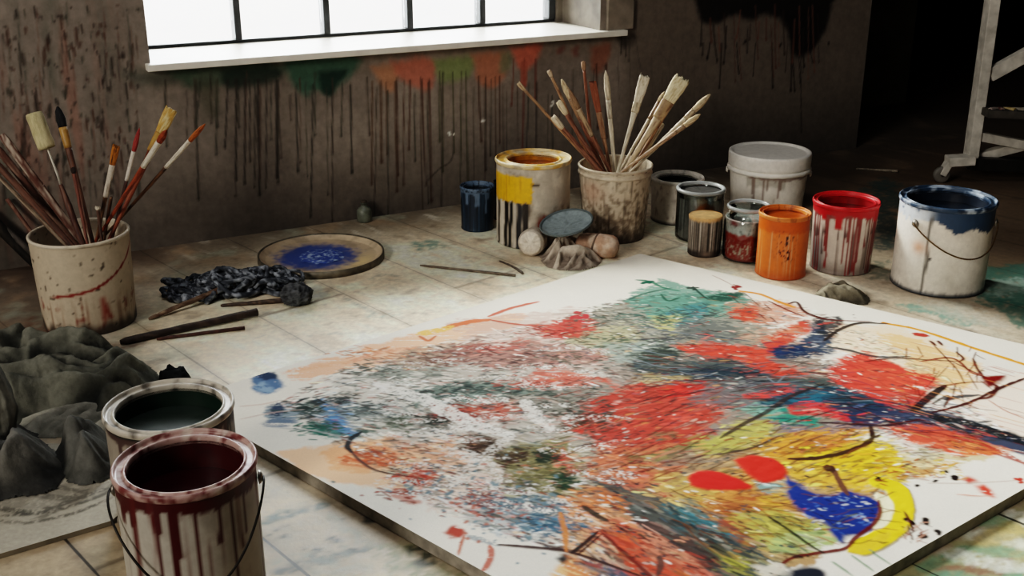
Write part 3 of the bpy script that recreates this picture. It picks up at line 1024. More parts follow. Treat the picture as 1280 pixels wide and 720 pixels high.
P([(711, 532), (740, 529), (745, 538), (724, 542), (712, 540)], '#d64a36', 0.97, 0.008, 0.03)
P([(820, 486), (866, 480), (880, 484), (872, 494), (836, 497)], '#cf3c30', 0.95, 0.012, 0.08)
P([(840, 480), (870, 476), (850, 466), (800, 466), (790, 474)], '#cdb783', 0.6, 0.03, 0.45)
P([(812, 540), (840, 538), (838, 548), (816, 549)], '#64694c', 0.9, 0.012, 0.15)
P([(782, 568), (810, 566), (850, 556), (900, 545), (880, 562), (800, 580)], '#6f7a52', 0.85, 0.02, 0.3)
P([(820, 575), (900, 560), (930, 565), (870, 590), (830, 590)], '#8f7f72', 0.8, 0.03, 0.3)
P([(780, 580), (812, 590), (808, 598), (785, 592)], '#d2604a', 0.85, 0.015, 0.2)

# --- navy sweep across the right half
P([(940, 505), (985, 490), (1030, 482), (1080, 490), (1115, 508), (1080, 528), (1030, 520), (985, 512)], '#284a5c', 0.96, 0.015, 0.1)
P([(985, 498), (1020, 488), (1045, 495), (1010, 505)], '#2f6f84', 0.8, 0.015, 0.35)
P([(1040, 510), (1120, 505), (1200, 520), (1290, 552), (1290, 572), (1200, 545), (1120, 532), (1060, 530)], '#34405c', 0.95, 0.012, 0.14)
P([(1130, 514), (1210, 524), (1300, 552), (1300, 560), (1200, 536)], '#20262b', 0.9, 0.01, 0.2)
P([(950, 514), (990, 508), (1020, 526), (1016, 534), (975, 528)], '#2f8a78', 0.95, 0.014, 0.1)
P([(920, 512), (960, 506), (985, 516), (950, 524)], '#7bab9b', 0.8, 0.02, 0.3)
P([(960, 526), (1000, 532), (1080, 530), (1060, 542), (990, 542)], '#7c6e80', 0.85, 0.015, 0.25)
P([(986, 508), (1018, 503), (1052, 516), (1060, 526), (1020, 520), (992, 518)], '#d1413f', 0.97, 0.008, 0.05)
P([(1034, 458), (1062, 442), (1095, 445), (1140, 462), (1176, 474), (1160, 490), (1142, 510), (1110, 508), (1080, 492), (1040, 476)], '#d64c3e', 0.98, 0.010, 0.04)
P([(1060, 448), (1110, 460), (1160, 480), (1120, 490), (1080, 476)], '#e0604a', 0.6, 0.02, 0.5)
P([(1098, 534), (1160, 530), (1200, 540), (1245, 560), (1240, 568), (1180, 566), (1130, 550)], '#d2553c', 0.96, 0.010, 0.08)
P([(1170, 545), (1240, 556), (1262, 566), (1200, 566)], '#de7d4c', 0.7, 0.015, 0.4)

# --- yellow, orange and green lower right
P([(880, 548), (930, 530), (965, 530), (960, 550), (920, 562), (870, 572)], '#b5b061', 0.92, 0.02, 0.15)
P([(950, 550), (1000, 540), (1060, 536), (1084, 538), (1060, 560), (1000, 575), (955, 570)], '#d99a3c', 0.93, 0.015, 0.1)
P([(1010, 545), (1060, 538), (1070, 546), (1030, 566), (1000, 572)], '#b3693c', 0.85, 0.015, 0.2)
P([(985, 575), (1040, 562), (1100, 552), (1135, 575), (1130, 605), (1085, 600), (1040, 590)], '#e0bb2c', 0.97, 0.012, 0.05)
P([(960, 575), (1010, 578), (1080, 600), (1120, 605), (1125, 615), (1040, 615), (1000, 605), (980, 590)], '#ddb045', 0.93, 0.015, 0.12)
P([(1120, 570), (1200, 566), (1240, 570), (1190, 590), (1140, 596)], '#c9b67c', 0.7, 0.03, 0.4)
P([(1105, 588), (1150, 584), (1190, 582), (1160, 596), (1120, 598)], '#c27f3a', 0.7, 0.02, 0.45)
P([(1110, 556), (1150, 552), (1170, 566), (1130, 566)], '#a5a48a', 0.6, 0.03, 0.5)
P([(860, 600), (940, 590), (1000, 620), (1010, 660), (960, 690), (880, 660), (850, 630)], '#c98b4a', 0.93, 0.02, 0.12)
P([(890, 625), (930, 618), (990, 625), (960, 640), (910, 645)], '#a85a38', 0.75, 0.02, 0.4)
P([(950, 620), (990, 615), (1000, 632), (960, 634)], '#e2b345', 0.85, 0.015, 0.25)
P([(920, 640), (980, 640), (1040, 660), (1060, 672), (1000, 690), (940, 680)], '#b6b25e', 0.9, 0.02, 0.2)
P([(975, 665), (1040, 662), (1052, 676), (1000, 692), (960, 690)], '#a6bb80', 0.88, 0.015, 0.2)
P([(830, 590), (880, 600), (900, 610), (860, 625), (820, 615)], '#c4a862', 0.8, 0.03, 0.35)
P([(945, 600), (985, 595), (990, 612), (950, 614)], '#7ea3a2', 0.9, 0.014, 0.2)
# dark blue-green diagonal
P([(735, 590), (780, 600), (850, 632), (930, 672), (960, 700), (940, 740), (870, 720), (800, 670), (745, 620)], '#5a5f5c', 0.95, 0.02, 0.15)
P([(820, 630), (860, 628), (920, 660), (900, 668), (850, 652)], '#3f7580', 0.88, 0.02, 0.3)
P([(770, 640), (830, 655), (900, 705), (880, 735), (820, 690)], '#5d4842', 0.85, 0.02, 0.35)
P([(880, 660), (950, 690), (990, 712), (960, 735), (900, 700)], '#3e4f50', 0.9, 0.02, 0.25)
P([(900, 690), (940, 700), (930, 712), (900, 706)], '#b9b54c', 0.85, 0.014, 0.25)
P([(895, 640), (915, 650), (945, 674), (925, 672)], '#9a3f32', 0.8, 0.014, 0.35)
# orange-red bottom left of the diagonal
P([(705, 625), (735, 608), (770, 622), (780, 640), (740, 650), (712, 645)], '#dc8048', 0.95, 0.015, 0.1)
P([(700, 640), (780, 640), (800, 665), (760, 690), (704, 690)], '#e0ab82', 0.85, 0.02, 0.25)
P([(735, 660), (770, 650), (830, 680), (890, 730), (860, 760), (800, 740), (765, 690)], '#d25a3c', 0.97, 0.012, 0.08)
P([(790, 665), (830, 678), (880, 715), (850, 712), (810, 690)], '#e2a084', 0.75, 0.015, 0.35)
P([(690, 716), (710, 698), (740, 694), (770, 740), (690, 760)], '#efc08c', 0.95, 0.008, 0.03)
P([(706, 702), (730, 702), (760, 740), (715, 740)], '#e08a5a', 0.85, 0.01, 0.15)
P([(720, 694), (750, 702), (800, 726), (780, 740), (740, 716)], '#566d8a', 0.85, 0.012, 0.25)
P([(746, 672), (770, 682), (772, 698), (745, 694)], '#e3cfae', 0.8, 0.012, 0.2)

# --- scribble pass: thousands of short dragged marks in the colours under them
act = [(350, 500), (440, 455), (560, 425), (690, 400), (800, 368), (900, 366), (1010, 385), (1100, 420), (1180, 470), (1260, 540), (1200, 575), (1130, 610),
       (1050, 670), (960, 720), (760, 735), (700, 690), (600, 660), (500, 610), (430, 560)]
actp = np.array(act, float)


def inside(x, y, p=actp):
    c = False
    j = len(p) - 1
    for i in range(len(p)):
        if (p[i, 1] > y) != (p[j, 1] > y) and x < (p[j, 0] - p[i, 0]) * (y - p[i, 1]) / (p[j, 1] - p[i, 1]) + p[i, 0]:
            c = not c
        j = i
    return c


def rng_xy():
    while True:
        x, y = RNG.uniform(320, 1265), RNG.uniform(362, 735)
        if inside(x, y):
            return x, y


PAL_L = [lin(c) for c in ('#ece8e0', '#e6e0d8', '#59645e', '#5b4038', '#c07a6e', '#8a948c', '#3c4642', '#7d867c', '#a8564a')]
PAL_R = [lin(c) for c in ('#2a2f35', '#3a2420', '#d8a05a', '#e6dccb', '#b23c30', '#31475a')]
for k in range(9500):
    x, y = rng_xy()
    sl = flow(x, y) + RNG.normal() * 0.16
    L = RNG.uniform(5, 20) * (0.75 + 0.5 * (y - 360) / 300)
    ox, oy = RNG.normal() * 9, RNG.normal() * 5
    q = cmap(x + ox, y + oy)
    c = cr.sample(np.array(q[0]), np.array(q[1])).reshape(3)
    lf_ = 1.0 if x < 640 else max(0.0, 1 - (x - 640) / 160)
    r = RNG.random()
    if r < 0.38 * lf_:
        c = c * 0.3 + PAL_L[RNG.integers(len(PAL_L))] * 0.7
    elif r < 0.42 * lf_ + 0.16 * (1 - lf_):
        c = c * 0.5 + PAL_R[RNG.integers(len(PAL_R))] * 0.5
    c = np.clip(c * math.exp(RNG.normal() * 0.30), 0.01, 0.9)
    p0, p1 = cmap(x - L / 2, y - sl * L / 2), cmap(x + L / 2, y + sl * L / 2)
    cr.stroke([p0, p1], RNG.uniform(0.0013, 0.0034), c, RNG.uniform(0.55, 0.9), rough=0.6, raw=True, h=0.0012)

FINE = [lin(c) for c in ('#3c4642', '#5b4038', '#59645e', '#2b3033', '#7a3a30', '#4a5a66', '#6b5a48', '#efebe4')]
for k in range(6500):
    x, y = rng_xy()
    if x > 820 and RNG.random() < 0.6:
        continue
    if fbm(x * 0.02, y * 0.05, 3.0, 3) < -0.12:
        continue
    sl = flow(x, y) + RNG.normal() * 0.22
    L = RNG.uniform(3, 10)
    c = FINE[RNG.integers(len(FINE))] * math.exp(RNG.normal() * 0.25)
    p0, p1 = cmap(x - L / 2, y - sl * L / 2), cmap(x + L / 2, y + sl * L / 2)
    cr.stroke([p0, p1], RNG.uniform(0.0009, 0.0022), c, RNG.uniform(0.45, 0.9), rough=0.6, raw=True, h=0.001)

for (cx, cy, sx, sy, c, n) in ((520, 494, 16, 5, '#46524c', 60), (590, 488, 26, 6, '#3f4c48', 80), (650, 492, 24, 5, '#4c5750', 60), (465, 462, 18, 5, '#59605a', 50), (540, 448, 22, 6, '#7a5a50', 60),
                               (600, 436, 26, 4, '#8a4a44', 50), (640, 446, 34, 6, '#6d5650', 70), (700, 452, 26, 6, '#5c5a50', 60), (570, 520, 16, 4, '#7a3428', 50), (600, 512, 20, 4, '#a8503c', 50),
                               (690, 505, 26, 7, '#4f5046', 90), (740, 520, 22, 8, '#4a463c', 80), (720, 532, 16, 5, '#54402f', 40), (380, 512, 14, 5, '#3c4d48', 50), (408, 500, 18, 4, '#3a4444', 50),
                               (455, 512, 20, 5, '#57605e', 50), (400, 536, 16, 4, '#2f6a5c', 50), (500, 528, 14, 5, '#5c6454', 40), (545, 526, 10, 4, '#33382f', 50), (598, 560, 12, 5, '#4a3420', 70),
                               (640, 572, 12, 5, '#4a3822', 60), (655, 600, 20, 8, '#6d6844', 70), (690, 590, 18, 8, '#6d6844', 70), (706, 600, 8, 6, '#25402c', 60), (680, 571, 8, 4, '#2b3a26', 50),
                               (470, 572, 24, 5, '#c0623a', 60), (520, 596, 14, 5, '#a8442f', 50), (505, 618, 14, 5, '#a05848', 40), (640, 630, 30, 8, '#5f7683', 90), (690, 655, 22, 7, '#4b6f84', 80),
                               (600, 622, 18, 10, '#94564a', 60), (760, 400, 36, 6, '#5c5f56', 80), (820, 398, 30, 6, '#47655e', 80), (880, 392, 30, 6, '#4c5552', 70), (770, 426, 36, 5, '#55604f', 80),
                               (840, 420, 30, 6, '#55585a', 80), (690, 416, 22, 4, '#8f3a30', 50), (450, 440, 34, 4, '#d08a68', 50), (660, 480, 24, 4, '#a84a3a', 50)):
    for k in range(n):
        x, y = cx + RNG.normal() * sx, cy + RNG.normal() * sy
        sl = flow(x, y) + RNG.normal() * 0.2
        L = RNG.uniform(4, 13)
        cr.stroke([cmap(x - L / 2, y - sl * L / 2), cmap(x + L / 2, y + sl * L / 2)], RNG.uniform(0.0011, 0.0030), np.clip(lin(c) * math.exp(RNG.normal() * 0.3), 0.01, 0.9), RNG.uniform(0.6, 0.95), rough=0.6, raw=True, h=0.001)

# --- whitish dry drags over the left half
for k in range(80):
    x, y = RNG.uniform(470, 760), RNG.uniform(430, 640)
    if not inside(x, y):
        continue
    L = RNG.uniform(30, 90)
    sl = flow(x, y) + RNG.normal() * 0.1
    cr.stroke([(x - L / 2, y - sl * L / 2), (x, y + RNG.normal() * 2), (x + L / 2, y + sl * L / 2)], RNG.uniform(0.004, 0.010), '#e9e5de', 0.75, dry=0.62, rough=0.6)
cr.stroke([(470, 480), (530, 500), (590, 530), (640, 545)], 0.016, '#ece8e1', 0.85, dry=0.35, rough=0.5)
cr.stroke([(655, 500), (670, 520), (690, 535)], 0.014, '#e6e1da', 0.8, dry=0.4, rough=0.5)
cr.stroke([(570, 560), (620, 590), (600, 620)], 0.012, '#e9e4dc', 0.7, dry=0.5, rough=0.5)
cr.stroke([(640, 545), (600, 575), (560, 610)], 0.010, '#e9e4dc', 0.7, dry=0.5, rough=0.5)

# --- crisp marks laid over everything
def S(pts, wd, col, a=0.95, rough=0.35, dry=0.0, h=0.0015, **k):
    wd = wd * (0.8 if wd < 0.008 else 1.0)
    rough = max(rough, 0.45) if wd < 0.008 else rough
    cr.stroke(pts, wd, col, a, rough, dry, h=h, **k)


P([(860, 600), (872, 590), (900, 592), (936, 606), (930, 612), (890, 612), (866, 608)], '#d8352a', 1.0, 0.006, 0.0, h=0.003)
P([(918, 576), (940, 570), (966, 574), (984, 588), (978, 598), (955, 602), (932, 592)], '#d93a28', 1.0, 0.006, 0.0, h=0.003)
P([(986, 592), (1000, 604), (1020, 618), (1045, 622), (1062, 616), (1096, 626), (1098, 642), (1088, 660), (1062, 672), (1054, 682), (1042, 670), (1030, 655), (1000, 638), (990, 620)], '#27408a', 1.0, 0.012, 0.0, h=0.003)
for k in range(90):
    x, y = RNG.uniform(1000, 1090), RNG.uniform(618, 668)
    if abs(y - 640) < 30 - abs(x - 1050) * 0.35:
        S([(x, y), (x + RNG.uniform(3, 9), y + RNG.uniform(-3, 3))], RNG.uniform(0.001, 0.003), ['#4f6fb5', '#8ea5cf', '#1a2a5e', '#d7dbdc'][k % 4], 0.75)
S([(1100, 604), (1120, 612), (1128, 634), (1122, 656), (1100, 674), (1076, 686)], 0.017, '#e6cc2a', 1.0, 0.15, taper=False, h=0.004)
S([(1098, 618), (1108, 632), (1104, 650), (1094, 662)], 0.010, '#efe8c4', 1.0, 0.2, h=0.003)
S([(1062, 690), (1085, 684), (1110, 668)], 0.010, '#dfc13a', 1.0, 0.2, h=0.003)
S([(1098, 626), (1100, 642), (1090, 658), (1070, 672), (1056, 686), (1020, 692), (985, 700), (965, 722)], 0.0045, '#6b2219', 0.95, 0.4)
S([(1040, 584), (1046, 596), (1054, 610), (1060, 620)], 0.006, '#6d4a3c', 0.95, 0.4)
S([(1034, 582), (1040, 590)], 0.009, '#4b2c22', 0.95, 0.3)
S([(985, 574), (1020, 573), (1055, 566), (1080, 556), (1090, 548), (1088, 538)], 0.007, '#3d1f19', 0.95, 0.35)
S([(1088, 532), (1092, 546), (1100, 544)], 0.006, '#3a1d19', 0.9, 0.4)
S([(900, 548), (930, 530), (960, 514), (990, 495), (1030, 480)], 0.006, '#3c2e2c', 0.85, 0.4)
S([(900, 568), (940, 560), (975, 545)], 0.004, '#3c2e2c', 0.8, 0.4)
S([(1020, 528), (1060, 530), (1110, 532), (1150, 524)], 0.005, '#3c1a22', 0.85, 0.4)
S([(960, 646), (985, 662), (1010, 680), (1030, 692)], 0.0035, '#2c2a1f', 0.9, 0.4)
S([(1140, 515), (1160, 498), (1182, 482)], 0.008, '#2b1713', 0.95, 0.3)
S([(1182, 482), (1210, 478), (1232, 478)], 0.003, '#7b4a24', 0.9, 0.3)
for k in range(230):
    x = RNG.uniform(800, 1230)
    y = np.interp(x, [800, 900, 1000, 1100, 1200, 1280], [448, 466, 480, 508, 532, 556]) + RNG.normal() * np.interp(x, [800, 1000, 1230], [26, 24, 12])
    sl = flow(x, y) + RNG.normal() * 0.1
    L = RNG.uniform(20, 75)
    S([(x - L / 2, y - sl * L / 2), (x, y + RNG.normal() * 2), (x + L / 2, y + sl * L / 2)], RNG.uniform(0.0009, 0.0024), ['#20262c', '#2b3a52', '#3a1f1c', '#4a4a48', '#7d8890', '#6a2a22'][k % 6], 0.75)
for k in range(150):
    x, y = RNG.uniform(850, 1110), RNG.uniform(535, 680)
    sl = -0.28 + RNG.normal() * 0.2 if y < 610 else flow(x, y) + RNG.normal() * 0.25
    L = RNG.uniform(12, 48)
    S([(x - L / 2, y - sl * L / 2), (x, y + RNG.normal() * 1.5), (x + L / 2, y + sl * L / 2)], RNG.uniform(0.0008, 0.0019), ['#5a3320', '#7a4a20', '#3a2a1c', '#a0602c', '#6f6a30'][k % 5], 0.7)
for k in range(120):
    x, y = RNG.uniform(700, 900), RNG.uniform(475, 600)
    sl = -0.30 + RNG.normal() * 0.12
    L = RNG.uniform(15, 50)
    S([(x - L / 2, y - sl * L / 2), (x + L / 2, y + sl * L / 2)], RNG.uniform(0.0009, 0.002), ['#5f211a', '#7d3226', '#3a2a26', '#c9806a', '#8f3a2c'][k % 5], 0.7)
# the two red ovals and the blue patch stay on top
P([(860, 600), (872, 590), (900, 592), (936, 606), (930, 612), (890, 612), (866, 608)], '#d8352a', 1.0, 0.006, 0.0, h=0.003)
P([(918, 576), (940, 570), (966, 574), (984, 588), (978, 598), (955, 602), (932, 592)], '#d93a28', 1.0, 0.006, 0.0, h=0.003)
# the orange line along the far right side
S([(925, 364), (950, 368), (975, 378), (992, 384)], 0.006, '#e08a32', 0.95, 0.4, taper=False)
S([(1105, 404), (1150, 413), (1210, 433), (1290, 459)], 0.0065, '#e39a34', 1.0, 0.2, taper=False, h=0.002)
S([(1142, 417), (1152, 419), (1160, 420)], 0.010, '#b8392b', 0.95, 0.4)
S([(1030, 426), (1050, 412), (1075, 404), (1110, 405)], 0.006, '#3a302c', 0.95, 0.3)
S([(1000, 385), (1012, 394), (1040, 400), (1090, 402)], 0.004, '#6b2a20', 0.85, 0.5)
S([(1035, 434), (1060, 438), (1095, 446), (1138, 446)], 0.006, '#43474a', 0.9, 0.4)
S([(1080, 452), (1120, 448), (1160, 450), (1200, 452)], 0.004, '#4a2a22', 0.8, 0.5)
# dark red twigs
tw = '#5a1c17'
S([(1150, 452), (1190, 448), (1215, 466), (1235, 472)], 0.004, '#7a221a', 0.9, 0.4)
S([(1164, 428), (1180, 445), (1196, 462), (1206, 480)], 0.0022, tw, 0.9)
S([(1162, 426), (1170, 432)], 0.0045, tw, 0.95)
S([(1172, 426), (1178, 432)], 0.0045, tw, 0.95)
S([(1195, 440), (1204, 448), (1200, 452)], 0.0038, tw, 0.95)
S([(1190, 452), (1215, 464), (1236, 474)], 0.0025, tw, 0.9)
S([(1216, 448), (1222, 462), (1232, 474)], 0.0036, tw, 0.95)
S([(1220, 440), (1216, 450)], 0.0016, tw, 0.9)
P([(1228, 472), (1240, 470), (1256, 470), (1248, 478), (1236, 484)], '#7d1d17', 1.0, 0.006, 0.0, h=0.002)
S([(1240, 480), (1246, 484), (1238, 496), (1218, 500)], 0.005, '#5d1f18', 0.95)
S([(1290, 470), (1258, 482), (1236, 492), (1215, 502), (1190, 510), (1165, 516)], 0.0052, '#4b1a16', 0.97, 0.3)
S([(1180, 500), (1200, 496), (1225, 494)], 0.007, '#3a4048', 0.9, 0.4)
S([(1165, 505), (1185, 495), (1180, 510)], 0.0035, '#3a2a26', 0.85)
for k in range(26):
    x, y = RNG.uniform(1130, 1230), RNG.uniform(430, 500)
    S([(x, y), (x + RNG.uniform(-18, 18), y + RNG.uniform(4, 22))], RNG.uniform(0.0009, 0.002), [tw, '#7a3a22', '#3f1a16'][k % 3], 0.8)
for k in range(60):
    x = RNG.uniform(1090, 1290)
    y = 412 + (x - 1100) * 0.28 + RNG.uniform(4, 120)
    L = RNG.uniform(20, 60)
    S([(x, y), (x + L, y + L * 0.27)], RNG.uniform(0.0008, 0.002), ['#c9836a', '#b04a36', '#d69a5e', '#8a3a2a'][k % 4], 0.6)
S([(1235, 500), (1260, 515), (1300, 530)], 0.002, '#b3604c', 0.8)
S([(1160, 520), (1220, 532), (1300, 562)], 0.010, '#2a2e33', 0.9, dry=0.35)
S([(1180, 545), (1240, 560), (1300, 590)], 0.006, '#b04538', 0.8, dry=0.4)
S([(1240, 566), (1270, 576), (1300, 586)], 0.004, '#a04038', 0.8)
# upper sprigs: dark red at the far side, green at the far tip
S([(960, 376), (985, 388), (1005, 396)], 0.004, '#6d231c', 0.9)
S([(985, 380), (996, 378), (1004, 388), (1016, 394), (1030, 398)], 0.0045, '#4a1f1b', 0.95)
S([(890, 344), (905, 351), (918, 358)], 0.0016, '#8a5348', 0.8)
cr.dots((918, 359), 0.006, 5, '#8e3a38', (0.003, 0.006))
for (x, y) in ((940, 375), (955, 380), (915, 372), (930, 366), (948, 392), (962, 396)):
    S([(x, y), (x + 10, y + 8)], 0.002, '#5a2a24', 0.8)
S([(795, 350), (812, 352), (830, 360), (850, 364)], 0.006, '#3f7d66', 0.9, 0.5)
S([(785, 374), (810, 366), (840, 360)], 0.004, '#4a6a5c', 0.85, 0.5)
S([(826, 368), (835, 376), (850, 372)], 0.004, '#2f5a4a', 0.9, 0.5)
S([(866, 358), (874, 366), (884, 374)], 0.004, '#2b4640', 0.9, 0.5)
cr.dots((810, 352), 0.006, 4, '#2f6a58', (0.004, 0.007))
cr.dots((868, 361), 0.006, 4, '#3a4a44', (0.003, 0.005))
# red and orange strokes of the far left side
S([(610, 396), (640, 385), (674, 377)], 0.007, '#c9604a', 0.92, 0.5)
S([(555, 410), (590, 402), (612, 400)], 0.010, '#d8714a', 0.92, 0.5)
S([(612, 400), (650, 406), (700, 408)], 0.005, '#b85a4a', 0.9, 0.5)
S([(522, 418), (545, 414), (566, 408)], 0.012, '#efc06a', 0.85, 0.5, dry=0.3)
S([(524, 420), (535, 426), (545, 420)], 0.005, '#c8623c', 0.8, 0.5)
cr.dots((728, 396), 0.010, 9, '#bb4546', (0.003, 0.007))
S([(430, 455), (480, 440), (520, 434)], 0.008, '#e3a287', 0.75, 0.5, dry=0.4)
S([(360, 463), (400, 458), (440, 452)], 0.008, '#ecb898', 0.75, 0.5, dry=0.4)
S([(690, 393), (750, 390), (820, 382)], 0.003, '#6b6259', 0.7, 0.5)
# black hook and line at the lower left
S([(452, 540), (440, 548), (434, 558), (440, 566)], 0.006, '#23282f', 0.95, 0.3)
S([(440, 566), (450, 576), (470, 588), (510, 596)], 0.0035, '#5a4540', 0.9, 0.4)
S([(300, 524), (340, 516), (380, 512)], 0.003, '#c9b3a8', 0.6, 0.5)
S([(300, 508), (330, 505), (352, 500)], 0.003, '#d0b5a6', 0.6, 0.5)
S([(350, 535), (400, 540), (440, 552)], 0.003, '#b5b6b4', 0.6, 0.5)
# lines and drips of the near corner
P([(557, 664), (566, 656), (582, 664), (578, 672), (566, 672)], '#b4452f', 0.95, 0.014, 0.2)
S([(580, 670), (575, 685), (573, 694)], 0.003, '#c2694e', 0.85)
S([(612, 682), (614, 694), (608, 708), (602, 714)], 0.0055, '#c05a44', 0.85, 0.4, dry=0.2)
S([(585, 670), (605, 676), (625, 682)], 0.007, '#8d9aa0', 0.7, 0.4, dry=0.4)
S([(622, 681), (660, 684), (700, 688), (722, 693), (760, 706), (800, 720)], 0.0042, '#4a3330', 0.95, 0.4)
S([(670, 678), (700, 686), (730, 690)], 0.003, '#4a3330', 0.8, 0.4)
S([(714, 692), (730, 680), (748, 664)], 0.0048, '#3c2622', 0.95, 0.4)
S([(722, 694), (738, 680), (752, 668)], 0.0025, '#4d2c22', 0.9, 0.4)
S([(728, 632), (745, 644), (760, 652)], 0.007, '#3f3a30', 0.9, 0.5)
S([(750, 664), (790, 700), (830, 735)], 0.004, '#6d2a20', 0.8, 0.5)
S([(825, 695), (826, 708), (822, 720)], 0.006, '#5c4a44', 0.85, 0.4)
S([(700, 640), (706, 665), (708, 690)], 0.005, '#d98a4c', 0.85, 0.4)
P([(696, 700), (704, 694), (712, 700), (704, 706)], '#2a2c30', 0.95, 0.008, 0.1)
for q, n in (((600, 640), 40), ((560, 615), 22), ((640, 660), 30), ((590, 600), 26), ((520, 600), 18), ((660, 630), 30)):
    cr.dots(q, 0.035, n, ['#b66a58', '#8a5248', '#6d8791', '#a9503e'][n % 4], (0.0012, 0.0035), 0.8)
# white corner: dark dots, small red marks, twiggy smear
for q in ((1145, 607), (1180, 590), (1195, 596), (1170, 601), (1158, 654), (1171, 665), (1155, 671), (1136, 652), (1098, 600)):
    cr.dots(q, 0.002, 2, '#2a1a18', (0.0025, 0.005))
P([(1205, 600), (1212, 596), (1220, 601), (1212, 604)], '#c2402f', 0.95, 0.006, 0.1)
P([(1220, 607), (1230, 606), (1241, 620), (1228, 617)], '#d4452f', 0.97, 0.006, 0.05)
S([(1196, 618), (1220, 620), (1240, 620)], 0.0025, '#d69a86', 0.8)
S([(1160, 604), (1210, 604), (1280, 600)], 0.0012, '#a07a6e', 0.7)
cr.dots((1275, 600), 0.003, 4, '#c2402f', (0.002, 0.004))
for k in range(26):
    x, y = RNG.uniform(1128, 1152), RNG.uniform(652, 680)
    S([(x, y), (x + RNG.uniform(-8, 16), y + RNG.uniform(-10, 8))], RNG.uniform(0.0009, 0.0022), ['#8a4a3c', '#caa08c', '#4a2a22'][k % 3], 0.75)
S([(1130, 640), (1138, 655), (1142, 664)], 0.003, '#5a2a22', 0.9)
for k in range(60):
    x, y = RNG.uniform(1090, 1200), RNG.uniform(575, 606)
    S([(x, y), (x + RNG.uniform(3, 14), y + RNG.uniform(-4, 4))], RNG.uniform(0.0012, 0.003), ['#7a3a1c', '#c98a3a', '#e0c05a', '#a8582c'][k % 4], 0.8)
# thin green ruled lines at the near edge, dark blue pool
for (p, q) in (((1064, 694), (1092, 714)), ((1086, 688), (1114, 706)), ((1040, 702), (1066, 720))):
    S([p, q], 0.0028, '#7f9a7c', 0.85, 0.3)
P([(990, 712), (1010, 708), (1030, 714), (1026, 735), (985, 735)], '#1c2436', 0.98, 0.008, 0.0)
P([(940, 706), (975, 702), (985, 716), (950, 726)], '#e4dccb', 0.85, 0.015, 0.25)
for k in range(60):
    x, y = RNG.uniform(330, 1270), RNG.uniform(350, 700)
    cr.dots((x, y), 0.004, 2, ['#3a2a26', '#b04a3a', '#5a7a80', '#2f3a38'][k % 4], (0.0008, 0.0022), 0.75)
lum = cr.img.mean(-1, keepdims=True)
cr.img = lum + (cr.img - lum) * 0.95                      # paint straight from the tube is a little stronger
cr.img = np.clip(cr.img, 0.004, 0.92) ** 1.22 * 0.95

nu, nv = 700, 640
tu, tv = np.linspace(0, 1, nu), np.linspace(0, 1, nv)
U, Vv = np.meshgrid(tu, tv)
pos = (qL[None, None] * ((1 - U) * (1 - Vv))[..., None] + qF[None, None] * (U * (1 - Vv))[..., None]
       + qR[None, None] * (U * Vv)[..., None] + qN[None, None] * ((1 - U) * Vv)[..., None])
colr = cr.sample(pos[..., 0], pos[..., 1])
hh = cr.sample(pos[..., 0], pos[..., 1], cr.ht) * 0.6
brd = np.minimum(np.minimum(U, 1 - U), np.minimum(Vv, 1 - Vv))
hh = hh * sst(0, 0.01, brd)
M_CANVAS = mat_paint('canvas_paint', rough=0.8, var=0.06, scale=420, bump=0.25, spec=0.08, dist=0.001)
painting = mesh('painting', np.concatenate([pos, (CT + hh)[..., None]], -1).reshape(-1, 3), grid_faces(nu, nv)[:, ::1], M_CANVAS, None, colr.reshape(-1, 3))
tag(painting, 'huge colourful abstract painting lying flat on the floor', 'painting')
# the canvas edge that turns down to the floor
loop = [qL, qF, qR, qN]
cen = sum(loop) / 4
V, f = [], []
for z, k_ in ((CT - 0.0004, 1.0), (0.0015, 1.0), (0.0015, 0.96)):
    for q in loop:
        p_ = cen + (q - cen) * k_
        V.append((p_[0], p_[1], z))
for r_ in range(2):
    for i in range(4):
        f.append((r_ * 4 + i, r_ * 4 + (i + 1) % 4, (r_ + 1) * 4 + (i + 1) % 4, (r_ + 1) * 4 + i))
f.append((8, 9, 10, 11))
mesh('canvas_edge', V, f, mat('raw_canvas_edge', '#8f887c', 0.85, var=0.2, scale=50, bump=0.2), painting, None, False)
# ------------------------------------------------------------------ cans, pots, jars and buckets


def locate(cx, top_y, width, r=None, front_y=None):
    """ground point, radius and height of a round vessel from the ellipse of its rim and the foot of its front"""
    if front_y is None:                      # foot out of sight: the radius is known
        dep = F_PX * 2 * r / width
        p = ray(cx, top_y)
        p = p / (p[1] * CP - p[2] * SP) * dep + np.array([0, 0, CAM_H])
        return np.array([p[0], p[1], 0.0]), r, p[2]
    f0 = G(cx, front_y)
    rr = 0.05
    for _ in range(12):
        d = f0[:2] / np.linalg.norm(f0[:2])
        c = np.array([*(f0[:2] + d * rr), 0.0])
        dep = proj(c + np.array([0, 0, 0.1]))[2]
        rr = width * dep / (2 * F_PX)
    lo, hi = 0.01, 0.6
    for _ in range(40):
        m = (lo + hi) / 2
        if proj((c[0], c[1], m))[1] > top_y:
            lo = m
        else:
            hi = m
    return c, rr, lo


def turn(o, c):
    """turn a vessel so that its theta=0 looks at the camera"""
    o.rotation_euler = (0, 0, -math.atan2(c[0], c[1]))
    return o


